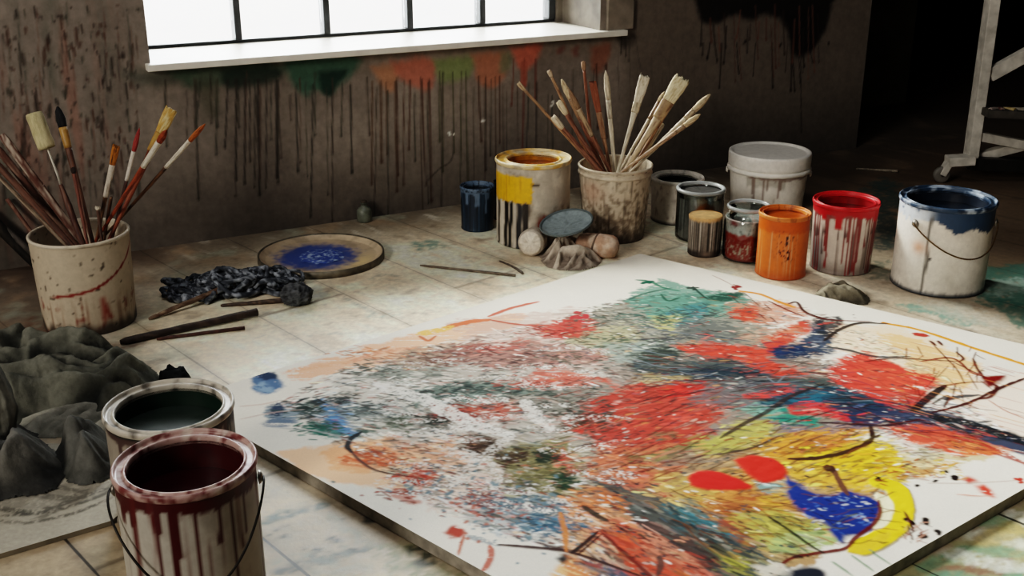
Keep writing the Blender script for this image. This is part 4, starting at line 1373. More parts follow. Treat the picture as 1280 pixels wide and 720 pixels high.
def dripmask(T, Z, ztop, band, n, lmin, lmax, wmin, wmax, seed, arc=(-1.7, 1.7), r=0.08, top=True):
    g = np.random.default_rng(seed)
    b = band * (1 + 0.35 * pn(T * 3.1, seed * 1.3, 0) + 0.2 * pn(T * 9, seed, 4))
    m = sst(-0.002, 0.002, Z - (ztop - b)) * (1.0 if top else 0.0)
    for k in range(n):
        t0 = g.uniform(*arc)
        L = lmin + (lmax - lmin) * g.random() ** 1.6
        w = g.uniform(wmin, wmax) / r
        ze = ztop - band - L
        ww = w * (0.75 + 0.45 * sst(ze + 0.03, ze, Z)) * (1 + 0.6 * sst(ztop - band - 0.02, ztop - band, Z))
        d = np.abs((T - t0 + math.pi) % (2 * math.pi) - math.pi)
        m = np.maximum(m, sst(ww * 1.15, ww * 0.75, d) * sst(ze - 0.004, ze + 0.002, Z))
    return m


def flat(T, c):
    return np.broadcast_to(lin(c), T.shape + (3,)).copy()


def grime(col, T, Z, amt, c='#3a2f26', sc=(3, 40), seed=0.0, lo=0.0, hi=0.5):
    m = sst(lo, hi, fbm(np.cos(T) * sc[0] + seed, np.sin(T) * sc[0], Z * sc[1], 4)) * amt
    return mixc(col, lin(c), m)


def vstreak(col, T, Z, amt, c, f=18, zf=6, seed=0.0, lo=0.05, hi=0.35):
    m = sst(lo, hi, fbm(np.cos(T) * f + seed, np.sin(T) * f, Z * zf + seed, 3)) * amt
    return mixc(col, lin(c), m)


def can_profile(r, h, rim=0.006, base=0.003, r0=None):
    """outside wall of a tin from the middle of its bottom up to the rim"""
    r0 = r if r0 is None else r0
    return [(0, 0.004), (r0 * 0.9, 0.003), (r0 * 0.97, 0.0), (r0 * 1.015, 0.0015), (r0 * 1.02, 0.004), (r0, 0.007), (r, h - 0.010), (r * 1.0, h - 0.004)]


def rim_profile(r, h, w=0.010):
    """rolled metal rim with an inward groove like a paint tin's"""
    return [(r * 0.985, h - 0.009), (r * 1.02, h - 0.008), (r * 1.035, h - 0.004), (r * 1.03, h), (r * 1.005, h + 0.002), (r * 0.985, h), (r * 0.975, h - 0.004), (r - w, h - 0.004), (r - w * 1.15, h - 0.001),
            (r - w * 1.3, h - 0.001), (r - w * 1.4, h - 0.005), (r - w * 1.4, h - 0.012)]


def inner_profile(r, h, level, w=0.014):
    return [(r - w, h - 0.008), (r - w, level)]


def can(name, label, c, r, h, out_paint, in_col, paint_col, level, group=None, rim_paint=None, seg=128, r0=None, rim_w=0.010, cat='paint can', wet=0.25, mt=None):
    t = thing(name, label, cat, c, group)
    turn(t, c)
    lathe('body', can_profile(r, h, r0=r0), mt or M_PAINT, t, seg, 0.004, lambda T, R, Z, K: out_paint(T, R, Z, r, h))
    lathe('rim', rim_profile(r, h, rim_w), mt or M_PAINT, t, seg, 0.0025, rim_paint or (lambda T, R, Z, K: grime(flat(T, '#a8a39a'), T, Z, 0.6, in_col, (4, 30))))
    lathe('inside_wall', inner_profile(r, h, level - 0.002, rim_w * 1.4), mt or M_PAINT, t, seg, 0.008, lambda T, R, Z, K: grime(flat(T, in_col), T, Z, 0.4, '#120a08'))

    def wav(T, R, Z):
        return 0, 0.0016 * fbm(np.sin(T) * R * 40, np.cos(T) * R * 40, 2.0, 2)
    lathe('paint', [(r - rim_w * 1.35, level), ((r - rim_w) * 0.6, level - 0.001), (0.0001, level - 0.001)], mat('wet_' + paint_col.strip('#'), paint_col, wet, var=0.12, scale=20, bump=0.1), t, 64, 0.008, None, dent=wav)
    return t


def bail(parent, r, z_ear, th0, th1, drop, mid, ears=True, wr_=0.0016, gap=0.006, mw=None, power=0.8):
    """wire handle hanging down round the front of a can, and the two ears it hooks in"""
    T = np.linspace(0, 1, 41)
    th = th0 + (th1 - th0) * T
    sag = np.sin(np.pi * T ** mid) ** power
    z = z_ear - drop * sag
    rr = r + gap + 0.006 * np.sin(np.pi * T)
    pts = np.stack([np.sin(th) * rr, -np.cos(th) * rr, z], -1)
    # hooks at both ends
    a = np.array([math.sin(th0) * (r - 0.0), -math.cos(th0) * (r - 0.0), z_ear + 0.002])
    b = np.array([math.sin(th1) * (r - 0.0), -math.cos(th1) * (r - 0.0), z_ear + 0.002])
    pts = np.vstack([a, pts, b])
    tube('handle', pts, wr_, mw or M_WIRE, parent, 8)
    if ears:
        for th_ in (th0, th1):
            e = lathe('handle_ear', [(0, 0.0045), (0.004, 0.0045), (0.0065, 0.003), (0.009, 0.0), (0.0, -0.002)], M_TINMETAL, parent, 20)
            d = Vector((math.sin(th_), -math.cos(th_), 0))
            e.rotation_euler = d.to_track_quat('Z', 'Y').to_euler()
            e.location = d * (r + 0.0005) + Vector((0, 0, z_ear))
    return


# --- the two big tins in the left foreground
c, r, h = locate(231, 577, 172, 0.081)
print('front can', c, r, h)


def p_red(T, R, Z, r, h):
    col = flat(T, '#a9a49a')
    col = grime(col, T, Z, 0.5, '#7d766b', (2, 14))
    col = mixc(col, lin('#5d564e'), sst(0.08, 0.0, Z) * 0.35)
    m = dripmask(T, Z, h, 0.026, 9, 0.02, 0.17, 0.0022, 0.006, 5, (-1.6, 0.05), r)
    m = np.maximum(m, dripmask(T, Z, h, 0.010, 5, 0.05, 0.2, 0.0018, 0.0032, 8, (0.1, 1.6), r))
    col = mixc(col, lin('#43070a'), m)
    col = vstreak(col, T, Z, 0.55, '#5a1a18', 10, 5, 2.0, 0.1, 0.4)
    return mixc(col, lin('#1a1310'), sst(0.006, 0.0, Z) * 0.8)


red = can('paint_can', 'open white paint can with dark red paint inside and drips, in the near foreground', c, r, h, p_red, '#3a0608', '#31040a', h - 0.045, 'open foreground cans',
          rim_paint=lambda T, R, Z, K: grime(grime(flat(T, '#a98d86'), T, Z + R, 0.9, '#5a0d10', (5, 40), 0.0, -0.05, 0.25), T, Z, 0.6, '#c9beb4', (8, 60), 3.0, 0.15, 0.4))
bail(red, r * 1.02, h - 0.030, -1.75, 1.45, 0.092, 1.12, power=1.9)

c, r, h = locate(211, 507, 155, 0.086)
print('green can', c, r, h)


def p_green(T, R, Z, r, h):
    col = flat(T, '#8d857a')
    col = grime(col, T, Z, 0.6, '#5e564c', (2, 14))
    m = dripmask(T, Z, h, 0.020, 12, 0.02, 0.15, 0.002, 0.006, 15, (-1.8, 1.8), r)
    col = mixc(col, lin('#33191a'), m * 0.9)
    m = dripmask(T, Z, h, 0.012, 7, 0.03, 0.12, 0.002, 0.004, 17, (0.6, 1.8), r)
    return mixc(col, lin('#171a15'), m)


can('paint_can', 'open paint can with dark green paint inside, standing behind the dark red one', c, r, h, p_green, '#10251b', '#0c2117', h - 0.035, 'open foreground cans', wet=0.6,
    rim_paint=lambda T, R, Z, K: grime(flat(T, '#b9b2a6'), T, Z + R, 0.8, '#2a2622', (4, 40), 1.0, 0.0, 0.4))

# --- the white can with dark blue paint at the right
c, r, h = locate(1168, 247, 112, front_y=372)
print('blue can', c, r, h)


def p_blue(T, R, Z, r, h):
    col = flat(T, '#e8e3d8')
    col = grime(col, T, Z, 0.35, '#b0a799', (2, 16))
    col = grime(col, T, Z, 0.35, '#f2eee4', (5, 26), 6.0, 0.0, 0.3)
    edge = 0.030 + 0.016 * pn(T * 2.3, 3.0, 0) + 0.012 * np.abs(pn(T * 7, 1.0, 0)) + 0.018 * sst(-0.3, 0.5, T)
    m = sst(-0.002, 0.002, Z - (h - edge)) * sst(-0.55, -0.2, T + 0.15 * pn(T * 5, Z * 40, 0))
    m = np.maximum(m, dripmask(T, Z, h, 0.022, 6, 0.01, 0.04, 0.003, 0.008, 21, (0.2, 1.6), r) * sst(-0.4, 0, T))
    col = mixc(col, lin('#2c4560'), m)
    ml = sst(-0.002, 0.002, Z - (h - 0.03 - 0.02 * np.abs(pn(T * 6, 8.0, 0)))) * sst(-0.1, -0.4, T)
    col = mixc(col, lin('#c5d0da'), ml * 0.8)
    col = mixc(col, lin('#2d4a6e'), sst(0.1, 0.4, fbm(T * 6, Z * 60, 9.0, 3)) * ml)
    d = np.abs(T + 0.28 + 0.015 * np.sin(Z * 60))
    col = mixc(col, lin('#4a4640'), sst(0.045, 0.02, d) * sst(h - 0.01, h - 0.03, Z) * 0.9)
    pk = np.exp(-((T + 0.48) / 0.16) ** 2 - ((Z - 0.105) / 0.014) ** 2)
    col = mixc(col, lin('#d9a68a'), np.clip(pk * 0.9, 0, 1))
    dd = np.hypot((T + 0.2) * r, Z - 0.085)
    col = mixc(col, lin('#1a1a1e'), sst(0.0045, 0.003, dd))
    mb = sst(0.012 + 0.012 * np.abs(pn(T * 8, 2.0, 0)), 0.004, Z)
    return mixc(col, lin('#15222e'), mb * 0.95)


blue = can('paint_can', 'white paint can with dark blue paint round its rim and a hanging wire handle', c, r, h, p_blue, '#15202f', '#0f1a28', h - 0.03,
           rim_paint=lambda T, R, Z, K: grime(grime(flat(T, '#2b4158'), T, Z + R, 0.9, '#aebccb', (3, 40), 1.0, 0.0, 0.25), T, Z, 0.7, '#17202e', (4, 40), 5.0, 0.1, 0.3))
bail(blue, r * 1.02, h - 0.042, -0.62, 1.50, 0.062, 1.25, mw=mat('brass_wire', '#6e5736', 0.4, 0.7, 0.2, 60))

# --- yellow-splashed tin beside the bucket of brushes
c, r, h = locate(666, 197, 92, front_y=313)
print('yellow tin', c, r, h)


def p_yel(T, R, Z, r, h):
    col = flat(T, '#b9afa0')
    col = grime(col, T, Z, 0.7, '#ddd4c4', (3, 20), 0.0, -0.1, 0.4)
    col = grime(col, T, Z, 0.7, '#5c4c3e', (4, 24), 7.0, 0.1, 0.45)
    zz = Z / h
    low = sst(0.5, 0.40, zz + 0.06 * pn(T * 4, 1.0, 0))
    col = mixc(col, lin('#4d4038'), low * sst(-0.2, 0.5, T) * sst(-0.3, 0.3, fbm(T * 5, Z * 30, 2.0, 3)) * 0.9)
    rr = np.exp(-((T - 0.35) / 0.30) ** 2 - ((zz - 0.32) / 0.12) ** 2)
    col = mixc(col, lin('#6e2318'), sst(0.35, 0.7, rr + 0.3 * fbm(T * 8, Z * 60, 3.0, 3)) * 0.9)
    for t0, w, c_ in ((-1.35, 0.09, '#cfc9bd'), (-1.15, 0.07, '#3a352f'), (-0.98, 0.10, '#cfc8ba'), (-0.80, 0.09, '#151311'), (-0.64, 0.07, '#0f0e0d'), (-0.52, 0.05, '#b9b1a4'), (-0.38, 0.10, '#26262a'), (-0.2, 0.1, '#2a2420')):
        m = sst(w, w * 0.6, np.abs(T - t0 + 0.02 * np.sin(Z * 50))) * sst(0.60, 0.55, zz + 0.05 * pn(T * 20, 1.0, 0))
        col = mixc(col, lin(c_), m)
    my = sst(-0.03, 0.02, np.minimum(np.minimum(T + 1.5, -0.02 + 0.12 * pn(Z * 70, 2.0, 0) - T), np.minimum((zz - 0.56 - 0.03 * pn(T * 12, 0.5, 0)) * 2, (0.87 + 0.02 * pn(T * 5, 3.0, 0) - zz) * 2)))
    col = mixc(col, lin('#e3b21a'), my)
    col = mixc(col, lin('#c48a10'), my * sst(0.1, 0.3, fbm(T * 22, Z * 8, 8.0, 3)) * 0.7)
    mo = sst(0.0, 0.05, np.minimum(0.13 - np.abs(T - 0.06), (0.025 - np.abs(zz - 0.78)) * 3))
    return mixc(col, lin('#3a2a22'), mo)


can('paint_can', 'tall dented paint can splashed with yellow, next to the bucket of pale brushes', c, r, h, p_yel, '#b2741e', '#8a4a1c', h - 0.02, rim_w=0.02,
    rim_paint=lambda T, R, Z, K: grime(grime(flat(T, '#dcc9a0'), T, Z + R, 0.9, '#d9a427', (2, 30), 1.0, -0.15, 0.2), T, Z, 0.6, '#8d8478', (4, 40), 5.0, 0.1, 0.3))

# --- dark blue tin near the wall with a black one behind it
c, r, h = locate(597, 232, 42, front_y=291)


def p_navy(T, R, Z, r, h):
    col = flat(T, '#1c2a3a')
    col = vstreak(col, T, Z, 0.8, '#3a5872', 8, 6, 1.0, 0.1, 0.4)
    col = vstreak(col, T, Z, 0.8, '#0b0f14', 10, 5, 4.0, 0.0, 0.3)
    return mixc(col, lin('#6a7f96'), dripmask(T, Z, h, 0.012, 9, 0.01, 0.05, 0.002, 0.004, 31, r=r) * 0.7)


can('paint_can', 'small dark blue crusted paint can, leftmost of the cans by the wall', c, r, h, p_navy, '#141d28', '#101820', h - 0.012, rim_w=0.006, r0=r * 0.96,
    rim_paint=lambda T, R, Z, K: grime(flat(T, '#5f7389'), T, Z, 0.9, '#1c2835', (6, 60), 0.0, 0.0, 0.3))
c2, r2, h2 = locate(632, 227, 30, front_y=277)
can('paint_can', 'black paint can in the shadow, half hidden behind the yellow-splashed can', c2, r2, h2, lambda T, R, Z, r, h: grime(flat(T, '#14161b'), T, Z, 0.5, '#262c36'), '#0d0f12', '#0d0f12', h2 - 0.012, rim_w=0.006,
    rim_paint=lambda T, R, Z, K: flat(T, '#1b1f26'))

# --- small white pot behind the jars
c, r, h = locate(844, 221, 64, front_y=283)
can('paint_pot', 'short white paint pot with black paint inside, beside the bucket of pale brushes', c, r, h,
    lambda T, R, Z, r, h: mixc(grime(grime(flat(T, '#d8d0c3'), T, Z, 0.5, '#a2968a', (4, 26)), T, Z, 0.6, '#8a6f60', (6, 50), 3.0, 0.1, 0.4), lin('#2a211b'), sst(0.012, 0.004, Z) * 0.9),
    '#1b1c1f', '#101114', h - 0.018, r0=r * 0.97, rim_w=0.009, cat='paint pot', rim_paint=lambda T, R, Z, K: grime(flat(T, '#cfcac2'), T, Z, 0.6, '#6c6a68', (5, 50)))

# --- red-dripped can
c, r, h = locate(1048, 250, 79, front_y=346)
print('red can', c, r, h)


def p_rd(T, R, Z, r, h):
    col = flat(T, '#d2c6ba')
    col = vstreak(col, T, Z, 0.8, '#6f5f58', 12, 4, 1.0, 0.0, 0.3)
    col = mixc(col, lin('#4c5f66'), np.exp(-((T + 0.9) / 0.4) ** 2) * sst(0.11, 0.06, Z) * 0.7)
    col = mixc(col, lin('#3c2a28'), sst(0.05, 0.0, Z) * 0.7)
    m = dripmask(T, Z, h, 0.026, 38, 0.05, 0.17, 0.0013, 0.0032, 41, (-1.7, 1.7), r)
    col = mixc(col, lin('#7c1416'), m * 0.9)
    m = dripmask(T, Z, h, 0.022, 12, 0.0, 0.03, 0.004, 0.008, 43, (-1.7, 1.7), r)
    col = mixc(col, lin('#b01a1e'), m)
    m = dripmask(T, Z, h * 0.62, 0.0, 16, 0.0, 0.1, 0.0012, 0.0026, 44, (-1.5, 1.5), r, top=False) * sst(h * 0.75, h * 0.6, Z)
    return mixc(col, lin('#3a1c1c'), m * 0.8)


can('paint_can', 'pale can with bright red paint round the rim and long red drips', c, r, h, p_rd, '#8c1014', '#6e0a0e', h - 0.025, r0=r * 0.93, rim_w=0.007, wet=0.2,
    rim_paint=lambda T, R, Z, K: grime(flat(T, '#c02025'), T, Z, 0.6, '#8c1216', (4, 40)))

# --- orange can in front
c, r, h = locate(974, 265, 62, front_y=351)


def p_or(T, R, Z, r, h):
    col = flat(T, '#d2702e')
    col = vstreak(col, T, Z, 0.75, '#d2a078', 14, 3, 1.0, 0.0, 0.3)
    col = mixc(col, lin('#c65a16'), sst(-0.003, 0.003, Z - (h - 0.035 - 0.006 * pn(T * 4, 1.0, 0))))
    sp = sst(0.10, 0.22, fbm(T * 9, Z * 110, 4.0, 3)) * np.exp(-((T - 0.15) / 0.3) ** 2) * sst(h - 0.022, h - 0.04, Z) * sst(0.03, 0.06, Z)
    col = mixc(col, lin('#3a1a10'), np.clip(sp * 1.6, 0, 1))
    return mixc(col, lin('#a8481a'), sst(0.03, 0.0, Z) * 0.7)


can('paint_can', 'small orange can with dark speckles, foremost of the cluster by the painting', c, r, h, p_or, '#b04e12', '#9a4410', h - 0.010, rim_w=0.006, wet=0.3,
    rim_paint=lambda T, R, Z, K: grime(flat(T, '#cf7a3a'), T, Z, 0.6, '#7a3210', (5, 40), 0.0, 0.1, 0.3))

# --- streaked dark glass jar, and the short pot of tan paint in front of it
M_CLEAR = mat_glass('jar_glass', '#dfe6e6', 0.82)


def jar(name, label, c, r, h, contents, fill, paint_top, neck=False, seg=96):
    t = thing(name, label, 'jar', c)
    turn(t, c)
    if neck:
        out = [(0, 0.003), (r * 0.85, 0.002), (r * 0.98, 0.006), (r, 0.012), (r, h * 0.70), (r * 0.96, h * 0.78), (r * 0.88, h * 0.84), (r * 0.86, h * 0.88), (r * 0.86, h - 0.006), (r * 0.90, h - 0.004), (r * 0.90, h), (r * 0.84, h), (r * 0.80, h - 0.01), (r * 0.80, h * 0.86), (r * 0.92, h * 0.76)]
    else:
        out = [(0, 0.003), (r * 0.9, 0.002), (r * 0.99, 0.005), (r, 0.01), (r, h - 0.010), (r * 1.02, h - 0.008), (r * 1.03, h - 0.003), (r * 1.0, h), (r * 0.95, h), (r * 0.95, h - 0.006), (r * 0.965, h - 0.02)]
    lathe('glass', out, M_CLEAR, t, seg, 0.006)
    ri = r * 0.945
    lathe('paint', [(0.0001, 0.006), (ri * 0.9, 0.006), (ri, 0.012), (ri, fill), (ri * 0.5, fill + 0.001), (0.0001, fill)], M_MATTE, t, seg, 0.003, lambda T, R, Z, K: contents(T, R, Z, ri, fill))
    return t


c, r, h = locate(872, 235, 59, front_y=306)


def p_dk(T, R, Z, r, f):
    col = flat(T, '#7d7a74')
    col = vstreak(col, T, Z, 0.85, '#b5b3ac', 11, 3, 3.0, 0.05, 0.35)
    col = vstreak(col, T, Z, 0.8, '#2a2826', 9, 4, 8.0, 0.0, 0.3)
    m = np.exp(-((T - 0.25) / 0.5) ** 2 - ((Z - f * 0.72) / 0.018) ** 2)
    col = mixc(col, lin('#b0662c'), sst(0.3, 0.6, m + 0.3 * fbm(T * 5, Z * 60, 1.0, 3)))
    return mixc(col, lin('#18181a'), sst(f - 0.004, f, Z) * 0.8)


dj = jar('glass_jar', 'dark streaked glass jar with rusty paint inside, in front of the short white pot', c, r, h, p_dk, h - 0.008, None)
lathe('rim', [(r * 0.88, h - 0.004), (r * 1.02, h - 0.006), (r * 1.05, h - 0.001), (r * 1.0, h + 0.003), (r * 0.90, h + 0.002), (r * 0.88, h - 0.004)], mat('milky_glass', '#a9adad', 0.3, var=0.15, scale=40), dj, 64)

c, r, h = locate(879, 268, 42, front_y=323)


def p_tan(T, R, Z, r, h):
    col = flat(T, '#7a7066')
    col = vstreak(col, T, Z, 0.9, '#cfc6b8', 16, 3, 3.0, 0.0, 0.3)
    col = vstreak(col, T, Z, 0.9, '#1c1815', 14, 3, 9.0, 0.0, 0.3)
    col = mixc(col, lin('#d4aa74'), sst(h - 0.012, h - 0.004, Z + 0.004 * pn(T * 6, 1.0, 0)))
    col = mixc(col, lin('#241c18'), sst(0.022, 0.010, Z) * 0.9)
    return mixc(col, lin('#8a7a6c'), np.exp(-((T - 0.2) / 0.35) ** 2 - ((Z - 0.010) / 0.006) ** 2) * 0.8)


t = thing('paint_pot', 'short black-streaked pot filled with tan paint, in front of the dark glass jar', 'paint pot', c)
turn(t, c)
lathe('body', [(0, 0.003), (r * 0.92, 0.0), (r * 0.97, 0.003), (r, h - 0.006), (r * 1.01, h - 0.002), (r * 0.97, h)], M_MATTE, t, 96, 0.003, lambda T, R, Z, K: p_tan(T, R, Z, r, h))
lathe('paint', [(r * 0.985, h - 0.001), (r * 0.7, h), (0.0001, h + 0.001)], mat('tan_paint', '#d3aa74', 0.5, var=0.15, scale=60, bump=0.2), t, 64, 0.004, dent=lambda T, R, Z: (0, 0.0012 * fbm(np.sin(T) * R * 90, np.cos(T) * R * 90, 2.0, 2)))

# --- glass jar with red paint behind the orange can
c, r, h = locate(931, 257, 59, front_y=332)


def p_rj(T, R, Z, r, f):
    col = flat(T, '#b82c1c')
    zz = Z / f
    sp = sst(0.0, 0.25, fbm(T * 9, Z * 90, 4.0, 3))
    col = mixc(col, lin('#e6d0b8'), sp * sst(0.62, 0.4, zz) * sst(0.08, 0.2, zz) * 0.85)
    up = sst(0.66, 0.72, zz + 0.05 * pn(T * 4, 2.0, 0))
    col = mixc(col, lin('#ece7de'), up)
    col = mixc(col, lin('#7e857e'), up * sst(0.0, 0.3, fbm(T * 6, Z * 80, 7.0, 3)) * 0.8)
    col = mixc(col, lin('#b4383a'), np.exp(-((T + 0.65) / 0.25) ** 2 - ((zz - 0.93) / 0.06) ** 2))
    return col


rj = jar('glass_jar', 'glass jar half filled with red paint under pale scum, behind the orange can', c, r, h, p_rj, h * 0.80, None, True)
lathe('rim', [(r * 0.80, h - 0.004), (r * 0.90, h - 0.006), (r * 0.93, h - 0.001), (r * 0.88, h + 0.003), (r * 0.81, h + 0.002), (r * 0.80, h - 0.004)], MATS['milky_glass'], rj, 64)

# --- big white bucket with its lid on
c, r, h = locate(956, 188, 103, front_y=272)
print('white bucket', c, r, h)
rb = r * 0.93
t = thing('paint_bucket', 'large white plastic bucket with a closed lid, at the back of the cluster', 'bucket', c)
turn(t, c)


def p_wb(T, R, Z, K):
    col = flat(T, '#efebe2')
    col = grime(col, T, Z, 0.4, '#aaa497', (2, 14))
    m = dripmask(T, Z, h - 0.045, 0.014, 10, 0.02, 0.085, 0.0014, 0.0032, 51, (-0.55, 0.35), r)
    m2 = sst(0.0, 0.05, np.minimum(0.55 - np.abs(T + 0.05), (Z - (h - 0.085)) * 4 + 0.05 * pn(T * 4, 1.0, 0)))
    col = mixc(col, lin('#a9a79c'), m2 * 0.7)
    col = mixc(col, lin('#74564c'), m * 0.75 * sst(-0.6, -0.4, T))
    st = sst(0.0, 0.02, np.minimum(np.minimum(T + 0.42, 0.75 - T), (0.012 - np.abs(Z - (h - 0.135) + 0.004 * T)) * 3))
    return mixc(col, lin('#3a3834'), st * 0.9)


lathe('body', [(0, 0.004), (rb * 0.86, 0.002), (rb * 0.90, 0.0), (rb * 0.92, 0.004), (rb * 0.99, h - 0.06), (rb * 1.0, h - 0.046)], M_PAINT, t, 128, 0.004, p_wb)
M_WP = mat('white_plastic', '#efece4', 0.45, var=0.08, scale=14)
lathe('collar', [(rb * 0.99, h - 0.052), (rb * 1.07, h - 0.050), (rb * 1.08, h - 0.044), (rb * 1.06, h - 0.040), (rb * 1.0, h - 0.038)], M_WP, t, 96, None, None, dent=lambda T, R, Z: (0.0012 * pn(T * 9, 1.0, 0), 0.0012 * pn(T * 7, 4.0, 0)))
lathe('lid', [(rb * 1.0, h - 0.040), (rb * 1.05, h - 0.036), (rb * 1.06, h - 0.008), (rb * 1.05, h - 0.001), (rb * 1.02, h + 0.001), (rb * 0.97, h), (rb * 0.95, h - 0.004), (rb * 0.3, h - 0.003), (0.0001, h - 0.003)], M_PAINT, t, 128, 0.006,
      lambda T, R, Z, K: grime(flat(T, '#f4f1ea'), T, Z, 0.4, '#d8d4ca', (3, 20)))
for th in (-1.5, 1.5):
    e = lathe('handle_ear', [(0, 0.005), (0.005, 0.005), (0.008, 0.003), (0.010, 0.0), (0, -0.002)], M_WP, t, 20)
    d = Vector((math.sin(th), -math.cos(th), 0))
    e.rotation_euler = d.to_track_quat('Z', 'Y').to_euler()
    e.location = d * (rb * 1.05) + Vector((0, 0, h - 0.055))

# --- the two white buckets that hold brushes
cA, rA, hA = locate(117, 290, 118, front_y=422)
print('left bucket', cA, rA, hA)
bA = thing('brush_bucket', 'white plastic bucket with a dark red paint line, holding brushes at the left', 'bucket', cA)
turn(bA, cA)


def p_ba(T, R, Z, K):
    h = hA
    col = flat(T, '#c3b5a0')
    col = grime(col, T, Z, 0.35, '#9b8d7b', (2, 12))
    col = grime(col, T, Z, 0.9, '#3a2f28', (9, 90), 2.0, 0.32, 0.42)
    zz = Z / h
    zl = 0.52 + 0.10 * T + 0.11 * np.maximum(T, 0) ** 2 - 0.02 * np.cos(T * 2)
    ln = sst(0.020, 0.010, np.abs(zz - zl + 0.006 * pn(T * 14, 1.0, 0))) * sst(-0.9, -0.6, T)
    low = sst(0.50, 0.25, zz + 0.1 * pn(T * 3, 2.0, 0))
    col = vstreak(col, T, Z, 0.7, '#8a6a55', 12, 6, 3.0, 0.0, 0.35) * low[..., None] + col * (1 - low[..., None])
    col = mixc(col, lin('#7e2f1e'), low * sst(0.12, 0.35, fbm(T * 4, Z * 22, 6.0, 3)) * 0.9)
    col = mixc(col, lin('#8c2c1c'), np.exp(-((T - 0.30) / 0.07) ** 2) * sst(0.12, 0.18, zz) * sst(0.45, 0.38, zz) * 0.8)
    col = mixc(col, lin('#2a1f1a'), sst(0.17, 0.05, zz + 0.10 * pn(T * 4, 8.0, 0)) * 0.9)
    return mixc(col, lin('#82170f'), ln)


def open_bucket(t, r, h, r0, pf, ring=True):
    lathe('body', [(0, 0.004), (r0 * 0.93, 0.002), (r0 * 0.98, 0.0), (r0, 0.004), (r, h - 0.003), (r * 1.0, h), (r * 0.985, h + 0.001), (r * 0.965, h - 0.002), (r0 * 0.95, 0.008), (0.0001, 0.008)], M_PAINT, t, 128, 0.004, pf)


open_bucket(bA, rA, hA, rA * 0.94, p_ba)
lathe('rim', [(rA * 0.995, hA - 0.006), (rA * 1.015, hA - 0.005), (rA * 1.02, hA), (rA * 1.0, hA + 0.002), (rA * 0.96, hA + 0.001), (rA * 0.955, hA - 0.004)], M_PAINT, bA, 96, 0.003, lambda T, R, Z, K: grime(flat(T, '#cfc4b2'), T, Z, 0.5, '#8a7763', (5, 40)))

cB, rB, hB = locate(766, 205, 91, front_y=308)
print('mid bucket', cB, rB, hB)
bB = thing('brush_bucket', 'crusty pale bucket packed with pale brushes, in the middle of the row', 'bucket', cB)
turn(bB, cB)


def p_bb(T, R, Z, K):
    h = hB
    zz = Z / h
    col = flat(T, '#c9bba6')
    col = grime(col, T, Z, 0.6, '#e4d9c6', (3, 18), 2.0, 0.0, 0.35)
    m = sst(-0.15, 0.3, fbm(T * 7, Z * 60, 3.0, 4) + 0.55 * (0.55 - zz))
    col = mixc(col, lin('#6b5a48'), m * 0.8)
    col = vstreak(col, T, Z, 0.7, '#4c3f34', 14, 8, 5.0, 0.1, 0.4)
    col = mixc(col, lin('#c59c86'), np.exp(-((T + 0.7) / 0.4) ** 2 - ((zz - 0.7) / 0.15) ** 2) * 0.6)
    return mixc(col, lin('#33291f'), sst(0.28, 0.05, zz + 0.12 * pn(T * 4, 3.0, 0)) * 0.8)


open_bucket(bB, rB, hB, rB * 0.84, p_bb)
lathe('rim', [(rB * 0.985, hB - 0.022), (rB * 1.01, hB - 0.020), (rB * 1.01, hB - 0.016), (rB * 0.995, hB - 0.014), (rB * 0.995, hB - 0.006), (rB * 1.02, hB - 0.004), (rB * 1.02, hB), (rB * 1.0, hB + 0.002), (rB * 0.96, hB + 0.001)], M_PAINT, bB, 96, 0.003, lambda T, R, Z, K: grime(flat(T, '#c9bca8'), T, Z, 0.6, '#8a7763', (5, 40)))

# --- little bottle against the wall
c, r, h = locate(456, 252, 19, front_y=279)
t = thing('glass_bottle', 'little cloudy glass bottle standing on the floor against the wall', 'bottle', c)
lathe('glass', [(0, 0.002), (r * 0.95, 0.0), (r, 0.004), (r, h * 0.55), (r * 0.8, h * 0.68), (r * 0.42, h * 0.76), (r * 0.40, h * 0.9), (r * 0.5, h * 0.91), (r * 0.5, h * 0.97)], mat('cloudy_glass', '#6f7468', 0.35, var=0.25, scale=60, spec=0.5), t, 40)
lathe('stopper', [(r * 0.42, h * 0.95), (r * 0.42, h * 1.05), (r * 0.2, h * 1.08), (0.0001, h * 1.08)], mat('dark_cork', '#4a4034', 0.8), t, 24)
# ------------------------------------------------------------------ brushes and sticks


def streaked(V, c0, c1, seed, f=300, zf=30, amt=1.0):
    m = sst(-0.1, 0.35, fbm(V[:, 0] * f + seed, V[:, 1] * f, V[:, 2] * zf + seed, 3)) * amt
    return mixc(np.tile(lin(c0), (len(V), 1)), lin(c1), m)


def frame_at(o, p0, p1):
    z = Vector(p1 - p0).normalized()
    v = Vector((p0 + p1) / 2 - np.array([0, 0, CAM_H])).normalized()
    x = v.cross(z).normalized()
    y = z.cross(x)
    o.matrix_world = Matrix(((x.x, y.x, z.x, p0[0]), (x.y, y.y, z.y, p0[1]), (x.z, y.z, z.z, p0[2]), (0, 0, 0, 1)))


